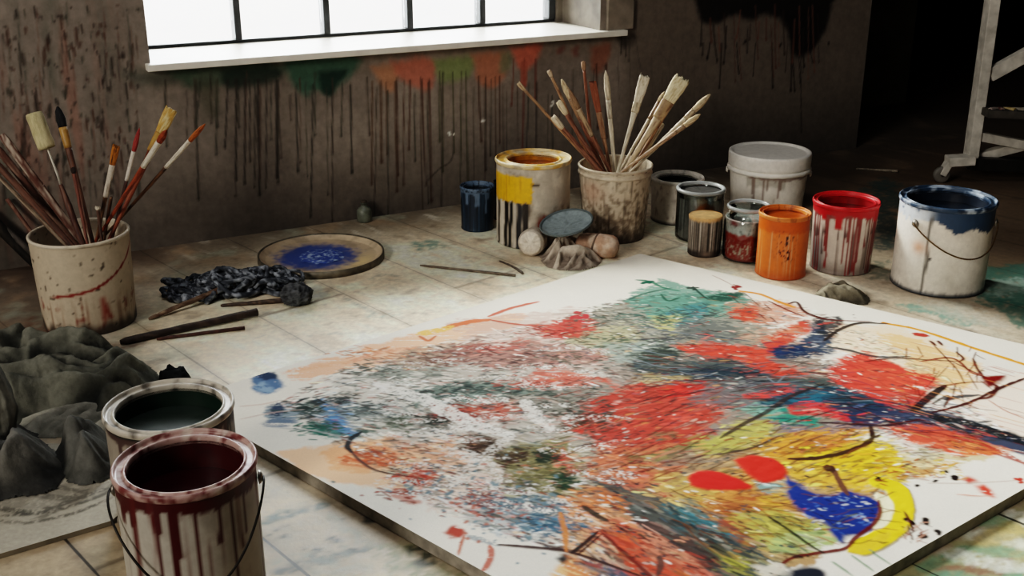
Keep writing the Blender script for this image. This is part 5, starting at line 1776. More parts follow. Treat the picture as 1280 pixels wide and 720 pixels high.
def ring_part(name, rows, m, parent, c0, c1, seed=0.0, seg=16, ragged=0.0, f=300, zf=30, amt=1.0, sag=None):
    """rows of (z, half width, half depth)"""
    rows = np.array(rows, float)
    out = [rows[0]]
    for a, b in zip(rows[:-1], rows[1:]):
        n = max(1, int((b[0] - a[0]) / 0.006))
        for k in range(1, n + 1):
            out.append(a + (b - a) * k / n)
    R = np.array(out)
    th = np.linspace(0, 2 * math.pi, seg, endpoint=False)
    T, Z = np.meshgrid(th, R[:, 0])
    A = np.meshgrid(th, R[:, 1])[1]
    B = np.meshgrid(th, R[:, 2])[1]
    Z = Z.copy()
    if ragged:
        zt = R[-1, 0]
        k = sst(zt - (zt - R[0, 0]) * 0.5, zt, Z)
        Z = Z + k * ragged * pn(T * 5.0 + seed, seed, 0)
    wob = 1 + 0.06 * pn(T * 2 + seed, Z * 90, seed)
    V = np.stack([np.cos(T) * A * wob, np.sin(T) * B * wob, Z], -1).reshape(-1, 3)
    if sag is not None:
        V[:, 0] += sag * np.sin(np.clip((V[:, 2] - R[0, 0]) / 0.3, 0, 1.2) * math.pi) * 1.0
    f_ = [tuple(q) for q in grid_faces(seg, len(R), True)]
    f_.append(tuple(range(seg))[::-1])
    f_.append(tuple(range((len(R) - 1) * seg, len(R) * seg)))
    return mesh(name, V, f_, m, parent, streaked(V, c0, c1, seed, f, zf, amt))


M_BRIST = mat_paint('bristle_hair', rough=0.85, var=0.25, scale=400, bump=0.5, stretch=(3, 3, 0.3), dist=0.001)
M_FERR = mat_paint('paint_flecked_ferrule', rough=0.4, var=0.15, scale=200, bump=0.2)


PLACED = {}


def brush(label, tip, mouth, ctr, rad, hgt, kind='round', w=5.0, hand=('#6a4632', '#3a251a'), fer=('#c9c2b4', '#7d7468'), bri=('#c9a06a', '#8a5a30'),
          lens=(0.16, 0.14), dep=0.0, group=None, name='paint_brush', cat='paint brush', foot=0.55):
    """tip and mouth are where the photo shows the tip and where the shaft crosses the bucket's rim; w is the head's width in pixels"""
    Yc = ctr[1]
    old = PLACED.setdefault(id(ctr), [])
    best = None
    cxp = proj((ctr[0], ctr[1], hgt))[0]
    for shrink in (1.0, 0.93, 0.86, 0.78, 0.7, 0.6, 0.5):
        if best is not None and best[5] > 0.0004:
            break
        mx_ = cxp + (mouth[0] - cxp) * shrink
        for dm in np.linspace(-0.62, 0.62, 15) * rad:
            pm = atY(mx_, mouth[1], Yc + dm)
            for dt in np.linspace(-0.09, 0.12, 15):
                pt = atY(tip[0], tip[1], Yc + dep * 0.5 + dt)
                d = (pm - pt) / np.linalg.norm(pm - pt)
                # run down into the bucket until close to its wall or bottom
                ts = np.arange(0, 0.32, 0.006)
                Q = pm + d * ts[:, None]
                rq = np.hypot(Q[:, 0] - ctr[0], Q[:, 1] - ctr[1])
                lim = rad * (0.90 + 0.08 * np.clip(Q[:, 2] / hgt, 0, 1)) - 0.008
                okk = (rq < lim) & (Q[:, 2] > 0.020)
                low = (Q[:, 2] < hgt)
                bad = low & ~okk
                nmax = int(np.argmax(bad)) if bad.any() else len(ts)
                if nmax < 4:
                    continue
                full = np.linspace(pt, Q[nmax - 1], 90)
                fr_ = full[(full[:, 2] < hgt + 0.012) & (full[:, 2] > hgt - 0.02)]
                if len(fr_) and (np.hypot(fr_[:, 0] - ctr[0], fr_[:, 1] - ctr[1]) > rad * 0.98 - 0.007).any():
                    continue
                dpt = proj(pt)[2]
                hw_ = w * dpt / F_PX / 2
                for frac in (1.0, 0.72, 0.48):
                    n_ = max(3, int(nmax * frac))
                    p0_ = Q[n_ - 1]
                    pts_ = np.linspace(p0_, pt, 70)
                    u_ = np.linspace(0, 1, 70)
                    big = hw_ * 1.1 + 0.0005
                    rr_ = np.full(70, big) if kind == 'stick' else np.where(u_ > 1 - lens[0] - lens[1] - 0.12, big, max(0.0032, hw_ * (0.75 if kind == 'round' else 0.5 if kind == 'flat' else 0.8)))
                    if kind == 'roller':
                        rr_ = np.where(u_ > 0.78, big, 0.0072)
                    cl = 1.0
                    for (op, orr) in old:
                        dd = np.linalg.norm(pts_[:, None] - op[None], axis=2) - rr_[:, None] - orr[None]
                        cl = min(cl, float(dd.min()))
                    sc_ = min(cl, 0.0015) * 400 - 0.6 * abs(dt) * 10 - 0.3 * abs(dm) / rad - (1 - frac) * 0.35 - (1 - shrink) * 2
                    if best is None or sc_ > best[0]:
                        best = (sc_, p0_, pt, pts_, rr_, cl)
    _, p0, pt, pts_, rr_, _cl = best
    p1 = pt
    old.append((pts_, rr_))
    L = float(np.linalg.norm(p1 - p0))
    depth = proj(pt)[2]
    hw = w * depth / F_PX / 2
    o = thing(name, label, cat, p0, group)
    frame_at(o, p0, p1)
    s = RNG.uniform(0, 50)
    lb, lf = lens[0] * L, lens[1] * L
    if kind == 'stick':
        bpy.data.objects.remove(o)
        me_parent = None
        o = ring_part(name, [(0, hw * 0.8, hw * 0.55), (L * 0.5, hw, hw * 0.6), (L * 0.97, hw * 1.05, hw * 0.65), (L, hw * 0.8, hw * 0.5)], M_WOODY, None, hand[0], hand[1], s, 12, 0.004, 500, 22)
        tag(o, label, cat, group)
        frame_at(o, p0, p1)
        return o
    zf0, zf1 = L - lb - lf, L - lb
    if kind == 'flat':
        hr = max(0.0028, hw * 0.35)
        ring_part('handle', [(0, hr * 0.7, hr * 0.6), (zf0 * 0.5, hr, hr * 0.8), (zf0 * 0.85, hr * 1.3, hr * 0.9), (zf0, hw * 0.62, hw * 0.35)], M_WOODY, o, *hand, s)
        ring_part('ferrule', [(zf0 - 0.002, hw * 0.70, hw * 0.42), (zf0 + 0.002, hw * 0.74, hw * 0.44), (zf1 - 0.002, hw * 0.82, hw * 0.36), (zf1, hw * 0.80, hw * 0.34)], M_FERR, o, *fer, s)
        ring_part('bristles', [(zf1 - 0.001, hw * 0.76, hw * 0.32), (zf1 + lb * 0.5, hw * 1.0, hw * 0.36), (L * 0.995, hw * 1.02, hw * 0.22), (L, hw * 0.9, hw * 0.12)], M_BRIST, o, *bri, s, 36, 0.010, 900, 12)
    elif kind == 'round':
        hr = max(0.0026, hw * 0.6)
        ring_part('handle', [(0, hr * 0.6, hr * 0.6), (zf0 * 0.6, hr, hr), (zf0 * 0.9, hr * 1.15, hr * 1.15), (zf0, hw * 0.7, hw * 0.7)], M_WOODY, o, *hand, s)
        ring_part('ferrule', [(zf0 - 0.001, hw * 0.74, hw * 0.74), (zf0 + lf * 0.3, hw * 0.80, hw * 0.80), (zf1, hw * 0.86, hw * 0.78)], M_FERR, o, *fer, s)
        ring_part('bristles', [(zf1 - 0.001, hw * 0.82, hw * 0.74), (zf1 + lb * 0.4, hw * 1.0, hw * 0.95), (zf1 + lb * 0.8, hw * 0.7, hw * 0.6), (L, hw * 0.2, hw * 0.15)], M_BRIST, o, *bri, s, 24, 0.006, 900, 12)
    elif kind == 'knob':
        hr = hw * 0.75
        ring_part('handle', [(0, hr * 0.8, hr * 0.8), (L * 0.5, hr, hr), (zf1, hr * 0.9, hr * 0.9)], M_WOODY, o, *hand, s)
        ring_part('tip', [(zf1 - 0.001, hr * 0.9, hr * 0.9), (zf1 + lb * 0.2, hw * 0.95, hw * 0.9), (zf1 + lb * 0.7, hw * 1.08, hw * 0.9), (L, hw * 0.85, hw * 0.5)], M_BRIST, o, *bri, s, 24, 0.006, 900, 12)
    elif kind == 'roller':
        # cover, wire neck and handle
        rl = lens[0]
        ring_part('handle', [(0, 0.005, 0.005), (zf0 * 0.8, 0.0065, 0.0065), (zf0, 0.004, 0.004)], M_WOODY, o, *hand, s)
        tube('wire_neck', [(0, 0, zf0 - 0.004), (0.001, 0, zf0 + 0.02), (0.001, 0, L - lb + 0.004), (0, 0, L - lb * 0.5)], 0.0022, mat('pale_wire', '#c9c4b8', 0.4, 0.4), o, 8)
        ring_part('roller_cover', [(L - lb, hw * 0.5, hw * 0.5), (L - lb + 0.001, hw * 0.94, hw * 0.94), (L - lb + 0.006, hw, hw), (L - 0.007, hw * 1.0, hw * 1.0), (L - 0.001, hw * 0.92, hw * 0.92), (L, hw * 0.4, hw * 0.4)], M_BRIST, o, *bri, s, 36, 0.0, 200, 60)
    return o


LG = 'brushes in the left bucket'
kw = dict(ctr=cA, rad=rA * 0.9, hgt=hA)
wood = ('#8d7460', '#4a3226')
brush('thick peeling wooden stick, topmost of the bundle leaning left out of the left bucket', (2, 168), (94, 292), w=10, kind='stick', hand=('#5a3528', '#cdbfae'), dep=0.02, name='stirring_stick', cat='stick', **kw)
brush('dark red-brown streaked stick, second in the bundle leaning left out of the left bucket', (-6, 182), (84, 292), w=9, kind='stick', hand=('#5b3a2e', '#8d7464'), dep=0.0, name='stirring_stick', cat='stick', **kw)
brush('brown stick, third in the bundle leaning left out of the left bucket', (-12, 196), (76, 292), w=8, kind='stick', hand=('#6b4a3a', '#3a261e'), dep=-0.02, name='stirring_stick', cat='stick', **kw)
brush('thin pale stick, lowest of the bundle leaning left out of the left bucket', (-14, 208), (66, 290), w=4.5, kind='stick', hand=('#a08f7c', '#5b4334'), dep=-0.03, name='stirring_stick', cat='stick', **kw)
brush('mini paint roller with a cream cover standing in the left bucket', (42, 141), (98, 290), w=21, kind='roller', lens=(0.20, 0.20), hand=('#4a2c24', '#7a5a4a'), bri=('#c9be98', '#b0a57e'), dep=0.03, name='paint_roller', cat='paint roller', **kw)
brush('brush with black clotted bristles and a tan ferrule in the left bucket', (72, 134), (112, 288), w=12, kind='round', lens=(0.13, 0.13), hand=('#6b4a3a', '#3a261e'), fer=('#b08a4e', '#8a6636'), bri=('#17171a', '#2c2a2a'), dep=0.04, **kw)
brush('short reddish brown brush handle, right of the cream roller in the left bucket', (91, 210), (106, 288), w=6, kind='knob', lens=(0.06, 0.1), hand=('#7a4a3c', '#4a2a20'), bri=('#2a1d18', '#3a2a22'), dep=-0.02, **kw)
brush('small brush with an orange tip and whitish ferrule, mid left bucket', (145, 184), (123, 288), w=9, kind='flat', lens=(0.11, 0.20), hand=('#7a5a40', '#3a261a'), fer=('#d5cdc0', '#8f8474'), bri=('#c07a2a', '#3a2010'), dep=-0.01, **kw)
brush('slim brush with a red tip and white ferrule in the left bucket', (174, 161), (143, 287), w=6.5, kind='round', lens=(0.12, 0.16), hand=('#3c2a26', '#5c3c34'), fer=('#d8d2c8', '#9a9084'), bri=('#a44a44', '#7a2a26'), dep=0.03, **kw)
brush('large ochre brush with a cream tip, tallest in the left bucket', (214, 137), (156, 285), w=15, kind='flat', lens=(0.16, 0.12), hand=('#8a4a2c', '#5a2a1c'), fer=('#a8843e', '#8a642c'), bri=('#b8924a', '#d8c89a'), dep=0.05, **kw)
brush('brush with a long white ferrule, just right of the ochre brush in the left bucket', (208, 163), (163, 284), w=9, kind='round', lens=(0.09, 0.20), hand=('#96492a', '#5a2a1c'), fer=('#d8d2c4', '#a89c88'), bri=('#9a4a24', '#6a2c18'), dep=-0.03, **kw)
brush('thin orange-tipped brush leaning furthest right out of the left bucket', (256, 155), (170, 283), w=7, kind='round', lens=(0.12, 0.20), hand=('#6b4a30', '#2a1c16'), fer=('#d5cec0', '#9a8c78'), bri=('#a8602a', '#6a3416'), dep=0.0, **kw)
brush('short dark stick with a whitish end, at the middle of the left bucket', (122, 259), (126, 290), w=6, kind='knob', lens=(0.06, 0.1), hand=('#5a3c2c', '#2a1c16'), bri=('#cfc4b0', '#a8977e'), dep=-0.06, name='stirring_stick', cat='stick', **kw)
brush('thin dark brown stick standing between the orange-tipped and red-tipped brushes', (139, 246), (132, 288), w=4, kind='stick', hand=('#4a3022', '#8a6a50'), dep=-0.05, name='stirring_stick', cat='stick', **kw)

kw = dict(ctr=cB, rad=rB * 0.84, hgt=hB)
tan = ('#a98a6c', '#6b4a38')
red_ = ('#8f6450', '#5a382c')
pal = ('#cfc4ae', '#8f8068')
brush('long tan brush leaning furthest left out of the middle bucket', (648, 104), (722, 201), w=5.5, kind='knob', lens=(0.05, 0.1), hand=tan, bri=('#c9b494', '#8a6a50'), dep=-0.02, **kw)
brush('tall tan brush with a knobbed end, second from the left in the middle bucket', (686, 88), (738, 202), w=5.5, kind='knob', lens=(0.04, 0.1), hand=tan, bri=('#c4b096', '#8a6a50'), dep=0.04, **kw)
brush('pale-tipped brush right of the tall knobbed one in the middle bucket', (702, 100), (750, 202), w=8, kind='round', lens=(0.12, 0.14), hand=red_, fer=('#9c8064', '#6b5040'), bri=('#d8c8a8', '#9c7e5c'), dep=0.02, **kw)
brush('brush with a round cream tip and red-brown shaft in the middle bucket', (698, 127), (746, 203), w=8, kind='knob', lens=(0.10, 0.1), hand=red_, bri=('#d9ccb0', '#a88e6c'), dep=-0.02, **kw)
brush('short brush with a cream tip, lowest at the left of the middle bucket', (691, 146), (736, 203), w=8, kind='knob', lens=(0.12, 0.1), hand=red_, bri=('#d9ccb4', '#a08468'), dep=-0.05, **kw)
brush('brown paint-caked brush among the pale ones at the left of the middle bucket', (711, 112), (757, 203), w=8, kind='round', lens=(0.14, 0.2), hand=red_, fer=('#b09a80', '#4a3024'), bri=('#a08468', '#6a4c3a'), dep=0.0, **kw)
brush('tallest thin red-brown stick in the middle bucket', (729, 77), (742, 202), w=5.5, kind='knob', lens=(0.05, 0.1), hand=('#8a5a44', '#5a3626'), bri=('#a8886c', '#7a5a44'), dep=0.05, **kw)
brush('red-brown flat brush with a pointed head, left of the white brush in the middle bucket', (741, 104), (761, 203), w=9, kind='flat', lens=(0.20, 0.18), hand=('#9a7a60', '#5a3a2a'), fer=('#8f7058', '#6a4a38'), bri=('#7a4630', '#96604a'), dep=0.03, **kw)
brush('upright white-painted brush at the centre of the middle bucket', (757, 89), (768, 205), w=8, kind='round', lens=(0.18, 0.12), hand=('#d9d3c2', '#a8a08c'), fer=('#cfc8b8', '#8a8274'), bri=('#d5cbb6', '#9a8c74'), dep=0.0, **kw)
brush('white brush with a splayed fluffy head, right of the centre in the middle bucket', (806, 96), (775, 205), w=13, kind='flat', lens=(0.22, 0.08), hand=('#cfc8b4', '#a09680'), fer=('#c4b89e', '#8a7c64'), bri=('#dcd3be', '#a8987c'), dep=0.0, **kw)
brush('wide cream flat brush, largest head in the middle bucket', (853, 98), (788, 203), w=20, kind='flat', lens=(0.22, 0.16), hand=('#c0ae90', '#8a7056'), fer=('#a8906e', '#6a4c38'), bri=('#e0d6b6', '#bca982'), dep=0.04, **kw)
brush('slim tan brush just left of the wide cream brush', (831, 115), (781, 203), w=7, kind='round', lens=(0.12, 0.2), hand=pal, fer=('#a48a6c', '#6b503c'), bri=('#cdbd9c', '#8f7456'), dep=-0.01, **kw)
brush('reddish tan brush under the wide cream brush', (840, 128), (795, 204), w=7, kind='round', lens=(0.1, 0.2), hand=('#b08c6c', '#7a5640'), fer=('#a07c5c', '#6b4832'), bri=('#b59a78', '#7a5a44'), dep=-0.03, **kw)
brush('thin pale stick behind the reddish tan brush in the middle bucket', (829, 155), (800, 203), w=5, kind='stick', hand=pal, dep=0.02, name='stirring_stick', cat='stick', **kw)
brush('long pale brush leaning furthest right out of the middle bucket', (888, 118), (808, 204), w=9, kind='round', lens=(0.2, 0.1), hand=('#d2c6ae', '#9a8a72'), fer=('#b8a88e', '#7c6850'), bri=('#c2b294', '#8a7458'), dep=0.02, **kw)
brush('tan brush lying just under the furthest right one in the middle bucket', (875, 143), (812, 205), w=8, kind='round', lens=(0.18, 0.1), hand=('#b89e80', '#7a5c46'), fer=('#a08a6e', '#6a5440'), bri=('#c9b896', '#947a5c'), dep=-0.03, **kw)


def floor_stick(label, a, b, w, c, z=(0.0, 0.0), name='stirring_stick', cat='stick', flatk=0.7, taper=0.6, bend=0.0):
    """stick lying on the floor from pixel a to pixel b"""
    pa, pb = G(*a), G(*b)
    dep = proj((pa + pb) / 2)[2]
    r_ = w * dep / F_PX / 2
    pa = pa + np.array([0, 0, z[0] + r_ * taper])
    pb = pb + np.array([0, 0, z[1] + r_])
    n = 26
    t = np.linspace(0, 1, n)[:, None]
    path = pa * (1 - t) + pb * t
    s = RNG.uniform(0, 40)
    path[:, 0] += 0.0022 * pn(t[:, 0] * 6, s, 0) + bend * np.sin(t[:, 0] * math.pi)
    rad = r_ * (taper + (1 - taper) * t[:, 0]) * (1 + 0.10 * pn(t[:, 0] * 14, s, 3.0))
    rad[0] *= 0.6
    V, f = tube_arrays(path, rad, 10)
    o = mesh(name, V, f, M_WOODY, None, streaked(V, c[0], c[1], s, 160, 160))
    return tag(o, label, cat)


floor_stick('rough brown stick with a pale upper side, propped on the tangled dark rag', (186, 401), (322, 361), 9, ('#5c4637', '#a8937c'), (0.0, 0.026), taper=0.55)
floor_stick('dark stick tucked under the tangled rag and the round clump', (276, 384), (362, 378), 7, ('#3a2e26', '#6a5848'), (0.0, 0.0))
floor_stick('thick dark brown stick on the floor with a whitish splash at its left end', (150, 432), (322, 396), 10, ('#2e231d', '#54443a'), (0.0, 0.003), taper=0.9)
floor_stick('thin red-brown stick lying along the front of the thick dark stick', (196, 426), (306, 412), 5, ('#3c241c', '#5c3a2e'), taper=0.9)
floor_stick('long thin grey stick lying alone on the floor left of the yellow-splashed can', (525, 333), (645, 346), 3.6, ('#5c5044', '#8a7c6c'), name='twig', cat='twig', taper=0.8)
floor_stick('tiny bent dark twig by the cloth clump in front of the yellow-splashed can', (624, 327), (653, 343), 3.6, ('#4a4038', '#7c7064'), name='twig', cat='twig', bend=0.006)
floor_stick('pale thin stick on the dark floor beyond the red-dripped can', (1070, 212), (1122, 216), 4, ('#8a8172', '#5c5448'), name='twig', cat='twig')

# sticks propped against the wall behind the left bucket
for lab, a, b, w, cc in (('broad dark board propped against the wall left of the brush bucket', (48, 336), (-34, 250), 15, ('#17140f', '#3a332a')),
                         ('grey paint-crusted stick propped against the wall left of the brush bucket', (62, 338), (-12, 268), 8, ('#56504a', '#2a2622')),
                         ('thin red-brown stick with a pale blob on top, propped behind the left brush bucket', (72, 336), (8, 247), 5, ('#6a4438', '#8d7464'))):
    pa = G(*a)
    s_, z_ = W(*b)
    pb = wp(s_, z_, 0.012)
    n = 20
    t = np.linspace(0, 1, n)[:, None]
    dep = proj((pa + pb) / 2)[2]
    r_ = w * dep / F_PX / 2
    path = pa * (1 - t) + pb * t
    path[:, 2] += r_ * 0.7 * (1 - t[:, 0])
    V, f = tube_arrays(path, r_ * (1 + 0.08 * pn(t[:, 0] * 8, w, 0)), 10)
    tag(mesh('leaning_stick', V, f, M_WOODY, None, streaked(V, cc[0], cc[1], w, 120, 60)), lab, 'stick')

# ------------------------------------------------------------------ cloths


def cloth(name, label, cat, outline, height, c0, c1, folds=18, seed=0.0, res=0.004, warp=0.03, ed=0.05, m=None, z0=0.0, aniso=(1, 1), ang=0.0, fine=0.55, base=0.42, raw=False, light=None, rough_edge=0.008, nf=0, fold_len=0.2, fold_w=0.022):
    P = np.array([q if raw else G(*q)[:2] for q in outline])
    P = smooth_path(np.vstack([P, P[:1]]), 10 * len(P))[:-1]
    x0, y0 = P.min(0) - 0.02
    x1, y1 = P.max(0) + 0.02
    X, Y = np.meshgrid(np.arange(x0, x1, res), np.arange(y0, y1, res))
    Xn = X + rough_edge * fbm(X * 40, Y * 40, seed, 3)
    Yn = Y + rough_edge * fbm(X * 40 + 9, Y * 40, seed + 4, 3)
    ins = np.zeros(X.shape, bool)
    dist = np.full(X.shape, 9.0)
    for (ax, ay), (bx, by) in zip(P, np.roll(P, -1, 0)):
        cc = ((ay > Yn) != (by > Yn))
        xi = (bx - ax) * (Yn - ay) / (by - ay + 1e-15) + ax
        ins ^= cc & (Xn < xi)
        L2 = (bx - ax) ** 2 + (by - ay) ** 2 + 1e-12
        t = np.clip(((Xn - ax) * (bx - ax) + (Yn - ay) * (by - ay)) / L2, 0, 1)
        dist = np.minimum(dist, np.hypot(Xn - ax - t * (bx - ax), Yn - ay - t * (by - ay)))
    sd = np.where(ins, dist, -dist)
    ca, sa = math.cos(ang), math.sin(ang)
    U = (X * ca + Y * sa) * aniso[0]
    Vv = (-X * sa + Y * ca) * aniso[1]
    wx = fbm(U * folds * 0.35, Vv * folds * 0.35, seed + 1, 3)
    wy = fbm(U * folds * 0.35 + 5, Vv * folds * 0.35, seed + 8, 3)
    fd = ridge(U * folds * 0.5 + wx * 1.6, Vv * folds * 0.5 + wy * 1.6, seed, 3)
    fd = (fd - 0.25) / 0.75
    lump = fbm(X * folds * 0.25 + 3, Y * folds * 0.25, seed + 2, 2)
    env = np.clip(sst(0, ed, sd), 0, 1) ** 0.8
    H = height * env * (base + (1 - base) * np.clip(fd, -0.2, 1.2) + 0.35 * lump)
    H += height * fine * env * (ridge(X * folds * 2.2 + wx * 2, Y * folds * 2.2 + wy * 2, seed + 3, 2) - 0.5) * 0.5
    if nf:
        gf = np.random.default_rng(int(seed * 10) + 5)
        H = height * env * (0.30 + 0.30 * lump + 0.06 * (ridge(X * folds * 2 + wx, Y * folds * 2 + wy, seed + 3, 2) - 0.5))
        fd = np.zeros(X.shape)
        for q in range(nf):
            for _try in range(60):
                i_, j_ = gf.integers(X.shape[0]), gf.integers(X.shape[1])
                if sd[i_, j_] > 0.004:
                    break
            px_, py_ = X[i_, j_], Y[i_, j_]
            a_ = ang + gf.normal() * 0.7
            ln_ = gf.uniform(0.4, 1.0) * fold_len
            cv = gf.normal() * 5
            line = []
            for s_ in np.linspace(-0.5, 0.5, 9):
                aa = a_ + cv * s_ * ln_
                line.append((px_ + math.cos(aa) * s_ * ln_, py_ + math.sin(aa) * s_ * ln_))
            wd = gf.uniform(0.5, 1.0) * fold_w
            am = gf.uniform(0.35, 1.0)
            best, bt = np.full(X.shape, 9.0), np.zeros(X.shape)
            for z_, ((ax, ay), (bx, by)) in enumerate(zip(line[:-1], line[1:])):
                L2 = (bx - ax) ** 2 + (by - ay) ** 2 + 1e-12
                t = np.clip(((Xn - ax) * (bx - ax) + (Yn - ay) * (by - ay)) / L2, 0, 1)
                dd = np.hypot(Xn - ax - t * (bx - ax), Yn - ay - t * (by - ay))
                bt = np.where(dd < best, (z_ + t) / 8, bt)
                best = np.minimum(best, dd)
            k_ = np.sqrt(np.clip(1 - (best / wd) ** 2, 0, 1)) * np.sin(np.pi * np.clip(bt, 0.02, 0.98)) ** 0.6 * am
            fd = np.maximum(fd, k_) + 0.15 * np.minimum(fd, k_)
        H = H + height * env * 0.75 * fd
    H = np.maximum(H, 0.0015) + 0.002
    # overhanging folds
    k = warp * np.clip(H / height, 0, 1)
    Xd = X + k * fbm(X * folds * 0.6, Y * folds * 0.6, seed + 11, 2)
    Yd = Y + k * fbm(X * folds * 0.6 + 4, Y * folds * 0.6, seed + 14, 2) - k * 0.4
    f = grid_faces(X.shape[1], X.shape[0])
    keep = (sd.reshape(-1)[f] > -res * 0.2).all(1)
    f = f[keep]
    Z = np.where(sd < res * 1.2, 0.0008, H) + z0
    V = np.stack([Xd, Yd, Z], -1).reshape(-1, 3)
    col = mixc(np.tile(lin(c0), (V.shape[0], 1)), lin(c1), (sst(0.1, 0.9, fd + 0.4 * lump)).reshape(-1))
    if light is not None:
        col = mixc(col, lin(light), (sst(0.1, 0.4, fbm(X * 9, Y * 9, seed + 20, 3))).reshape(-1) * 0.8)
    used = np.unique(f)
    remap = np.full(len(V), -1)
    remap[used] = np.arange(len(used))
    o = mesh(name, V[used], remap[f], m or M_CLOTH, None, col[used])
    if label:
        tag(o, label, cat)
    return o


cloth('dust_sheet', 'dark grey dust sheet bunched up on the floor in front of the left bucket', 'dust sheet',
      [(-40, 462), (0, 438), (60, 432), (120, 436), (165, 446), (200, 470), (205, 496), (160, 516), (120, 530), (70, 522), (20, 540), (-40, 545)], 0.075, '#41423d', '#77776d', 20, 3.0, 0.004, 0.035, 0.06, base=0.5, nf=46, fold_len=0.24, fold_w=0.024, ang=0.35)
cloth('dust_sheet', 'pale grey fold of cloth lying between the two dark clumps at the left', 'dust sheet',
      [(12, 528), (60, 515), (130, 508), (168, 512), (160, 532), (110, 545), (50, 548), (14, 545)], 0.022, '#8a897f', '#b3b0a4', 16, 13.0, 0.0035, 0.02, 0.03, ang=0.3, base=0.6, nf=14, fold_len=0.22, fold_w=0.014)
cloth('rag', 'dark grey crumpled rag at the lower left corner, on the pale board', 'rag',
      [(-45, 575), (-10, 548), (36, 544), (70, 572), (84, 592), (70, 618), (30, 628), (-45, 634)], 0.07, '#3e3e3c', '#6e6d68', 22, 23.0, 0.0035, 0.03, 0.05, base=0.5, z0=0.0085, nf=20, fold_len=0.18, fold_w=0.026, ang=0.5)
cloth('rag', 'rounded charcoal rag beside the dark red and green cans', 'rag',
      [(66, 574), (84, 556), (120, 548), (148, 560), (150, 592), (120, 612), (84, 608)], 0.062, '#3a3b37', '#646460', 17, 33.0, 0.0035, 0.025, 0.045, base=0.65, z0=0.0085, nf=12, fold_len=0.16, fold_w=0.030, ang=1.0)
cloth('rag', 'small black rag poking out behind the rim of the green paint can', 'rag',
      [(196, 480), (206, 470), (226, 468), (240, 474), (236, 484), (212, 488)], 0.03, '#141618', '#26292b', 40, 43.0, 0.003, 0.012, 0.012, base=0.6, z0=0.0)
# upright folded sack at the very left edge of the picture
gp = G(-16, 580)
T_, Z_ = np.meshgrid(np.linspace(-math.pi, math.pi, 120, endpoint=False), np.linspace(0, 1, 90))
hS = 0.235
rS = 0.034 * (1.25 - 0.75 * Z_ + 0.35 * np.exp(-((Z_ - 0.42) / 0.2) ** 2)) * (1 + 0.22 * (ridge(T_ * 1.4, Z_ * 1.2, 4.0, 3) - 0.5) + 0.16 * fbm(np.cos(T_) * 2, np.sin(T_) * 2, Z_ * 5, 3))
rS = np.where(Z_ > 0.985, rS * 0.55, rS)
V = np.stack([gp[0] + np.sin(T_) * rS + 0.012 * np.sin(Z_ * 3), gp[1] - np.cos(T_) * rS, 0.0085 + Z_ * hS], -1).reshape(-1, 3)
f = [tuple(q) for q in grid_faces(120, 90, True)] + [tuple(range(120 * 89, 120 * 90))]
colS = mixc(np.tile(lin('#5c5c56'), (len(V), 1)), lin('#8f8e84'), sst(-0.2, 0.4, fbm(V[:, 0] * 30, V[:, 1] * 30, V[:, 2] * 8, 3)))
tag(mesh('rolled_cloth', V, f, M_CLOTH, None, colS), 'grey rolled cloth standing upright at the very left edge', 'cloth')

# pale board under the rags
bq = [G(*q)[:2] for q in ((-120, 735), (140, 657), (160, 640), (148, 560), (20, 560), (-160, 600))]
BT = 0.008
V = [(q[0], q[1], BT) for q in bq] + [(q[0], q[1], 0.0008) for q in bq]
nq = len(bq)
rb_ = Raster(min(q[0] for q in bq) - 0.01, min(q[1] for q in bq) - 0.01, max(q[0] for q in bq) + 0.01, max(q[1] for q in bq) + 0.01, 0.002, '#a9a394', lambda x, y: G(x, y, BT)[:2], 5)
rb_.img *= (1 + 0.12 * rb_.n1 + 0.08 * rb_.n2)[..., None]
for (pts, w_, c_) in (([(-20, 632), (40, 640), (100, 622), (140, 608)], 0.006, '#3a3832'), ([(0, 645), (60, 640), (120, 622), (150, 606)], 0.004, '#47443c'), ([(-10, 622), (40, 618), (80, 622), (110, 612)], 0.007, '#57544a'),
                      ([(30, 655), (90, 642), (140, 622)], 0.004, '#4c4940'), ([(-20, 650), (30, 652), (70, 640)], 0.005, '#6a665a'), ([(0, 612), (50, 606), (110, 616)], 0.006, '#605c52')):
    rb_.stroke(pts, w_, c_, 0.85, dry=0.4, rough=0.5)
rb_.poly([(-60, 600), (60, 600), (150, 600), (140, 622), (40, 640), (-60, 640)], '#77736a', 0.5, 0.03, dry=0.45)
gxb = np.linspace(0, 1, 110)
# fill the board with a fine fan grid between its long front edge and its back edge
fr_e = np.array([bq[0], bq[1], bq[2]])
bk_e = np.array([bq[5], bq[4], bq[3]])


def alongp(E_, t):
    d = np.r_[0, np.cumsum(np.linalg.norm(np.diff(E_, axis=0), axis=1))]
    d /= d[-1]
    return np.stack([np.interp(t, d, E_[:, 0]), np.interp(t, d, E_[:, 1])], -1)


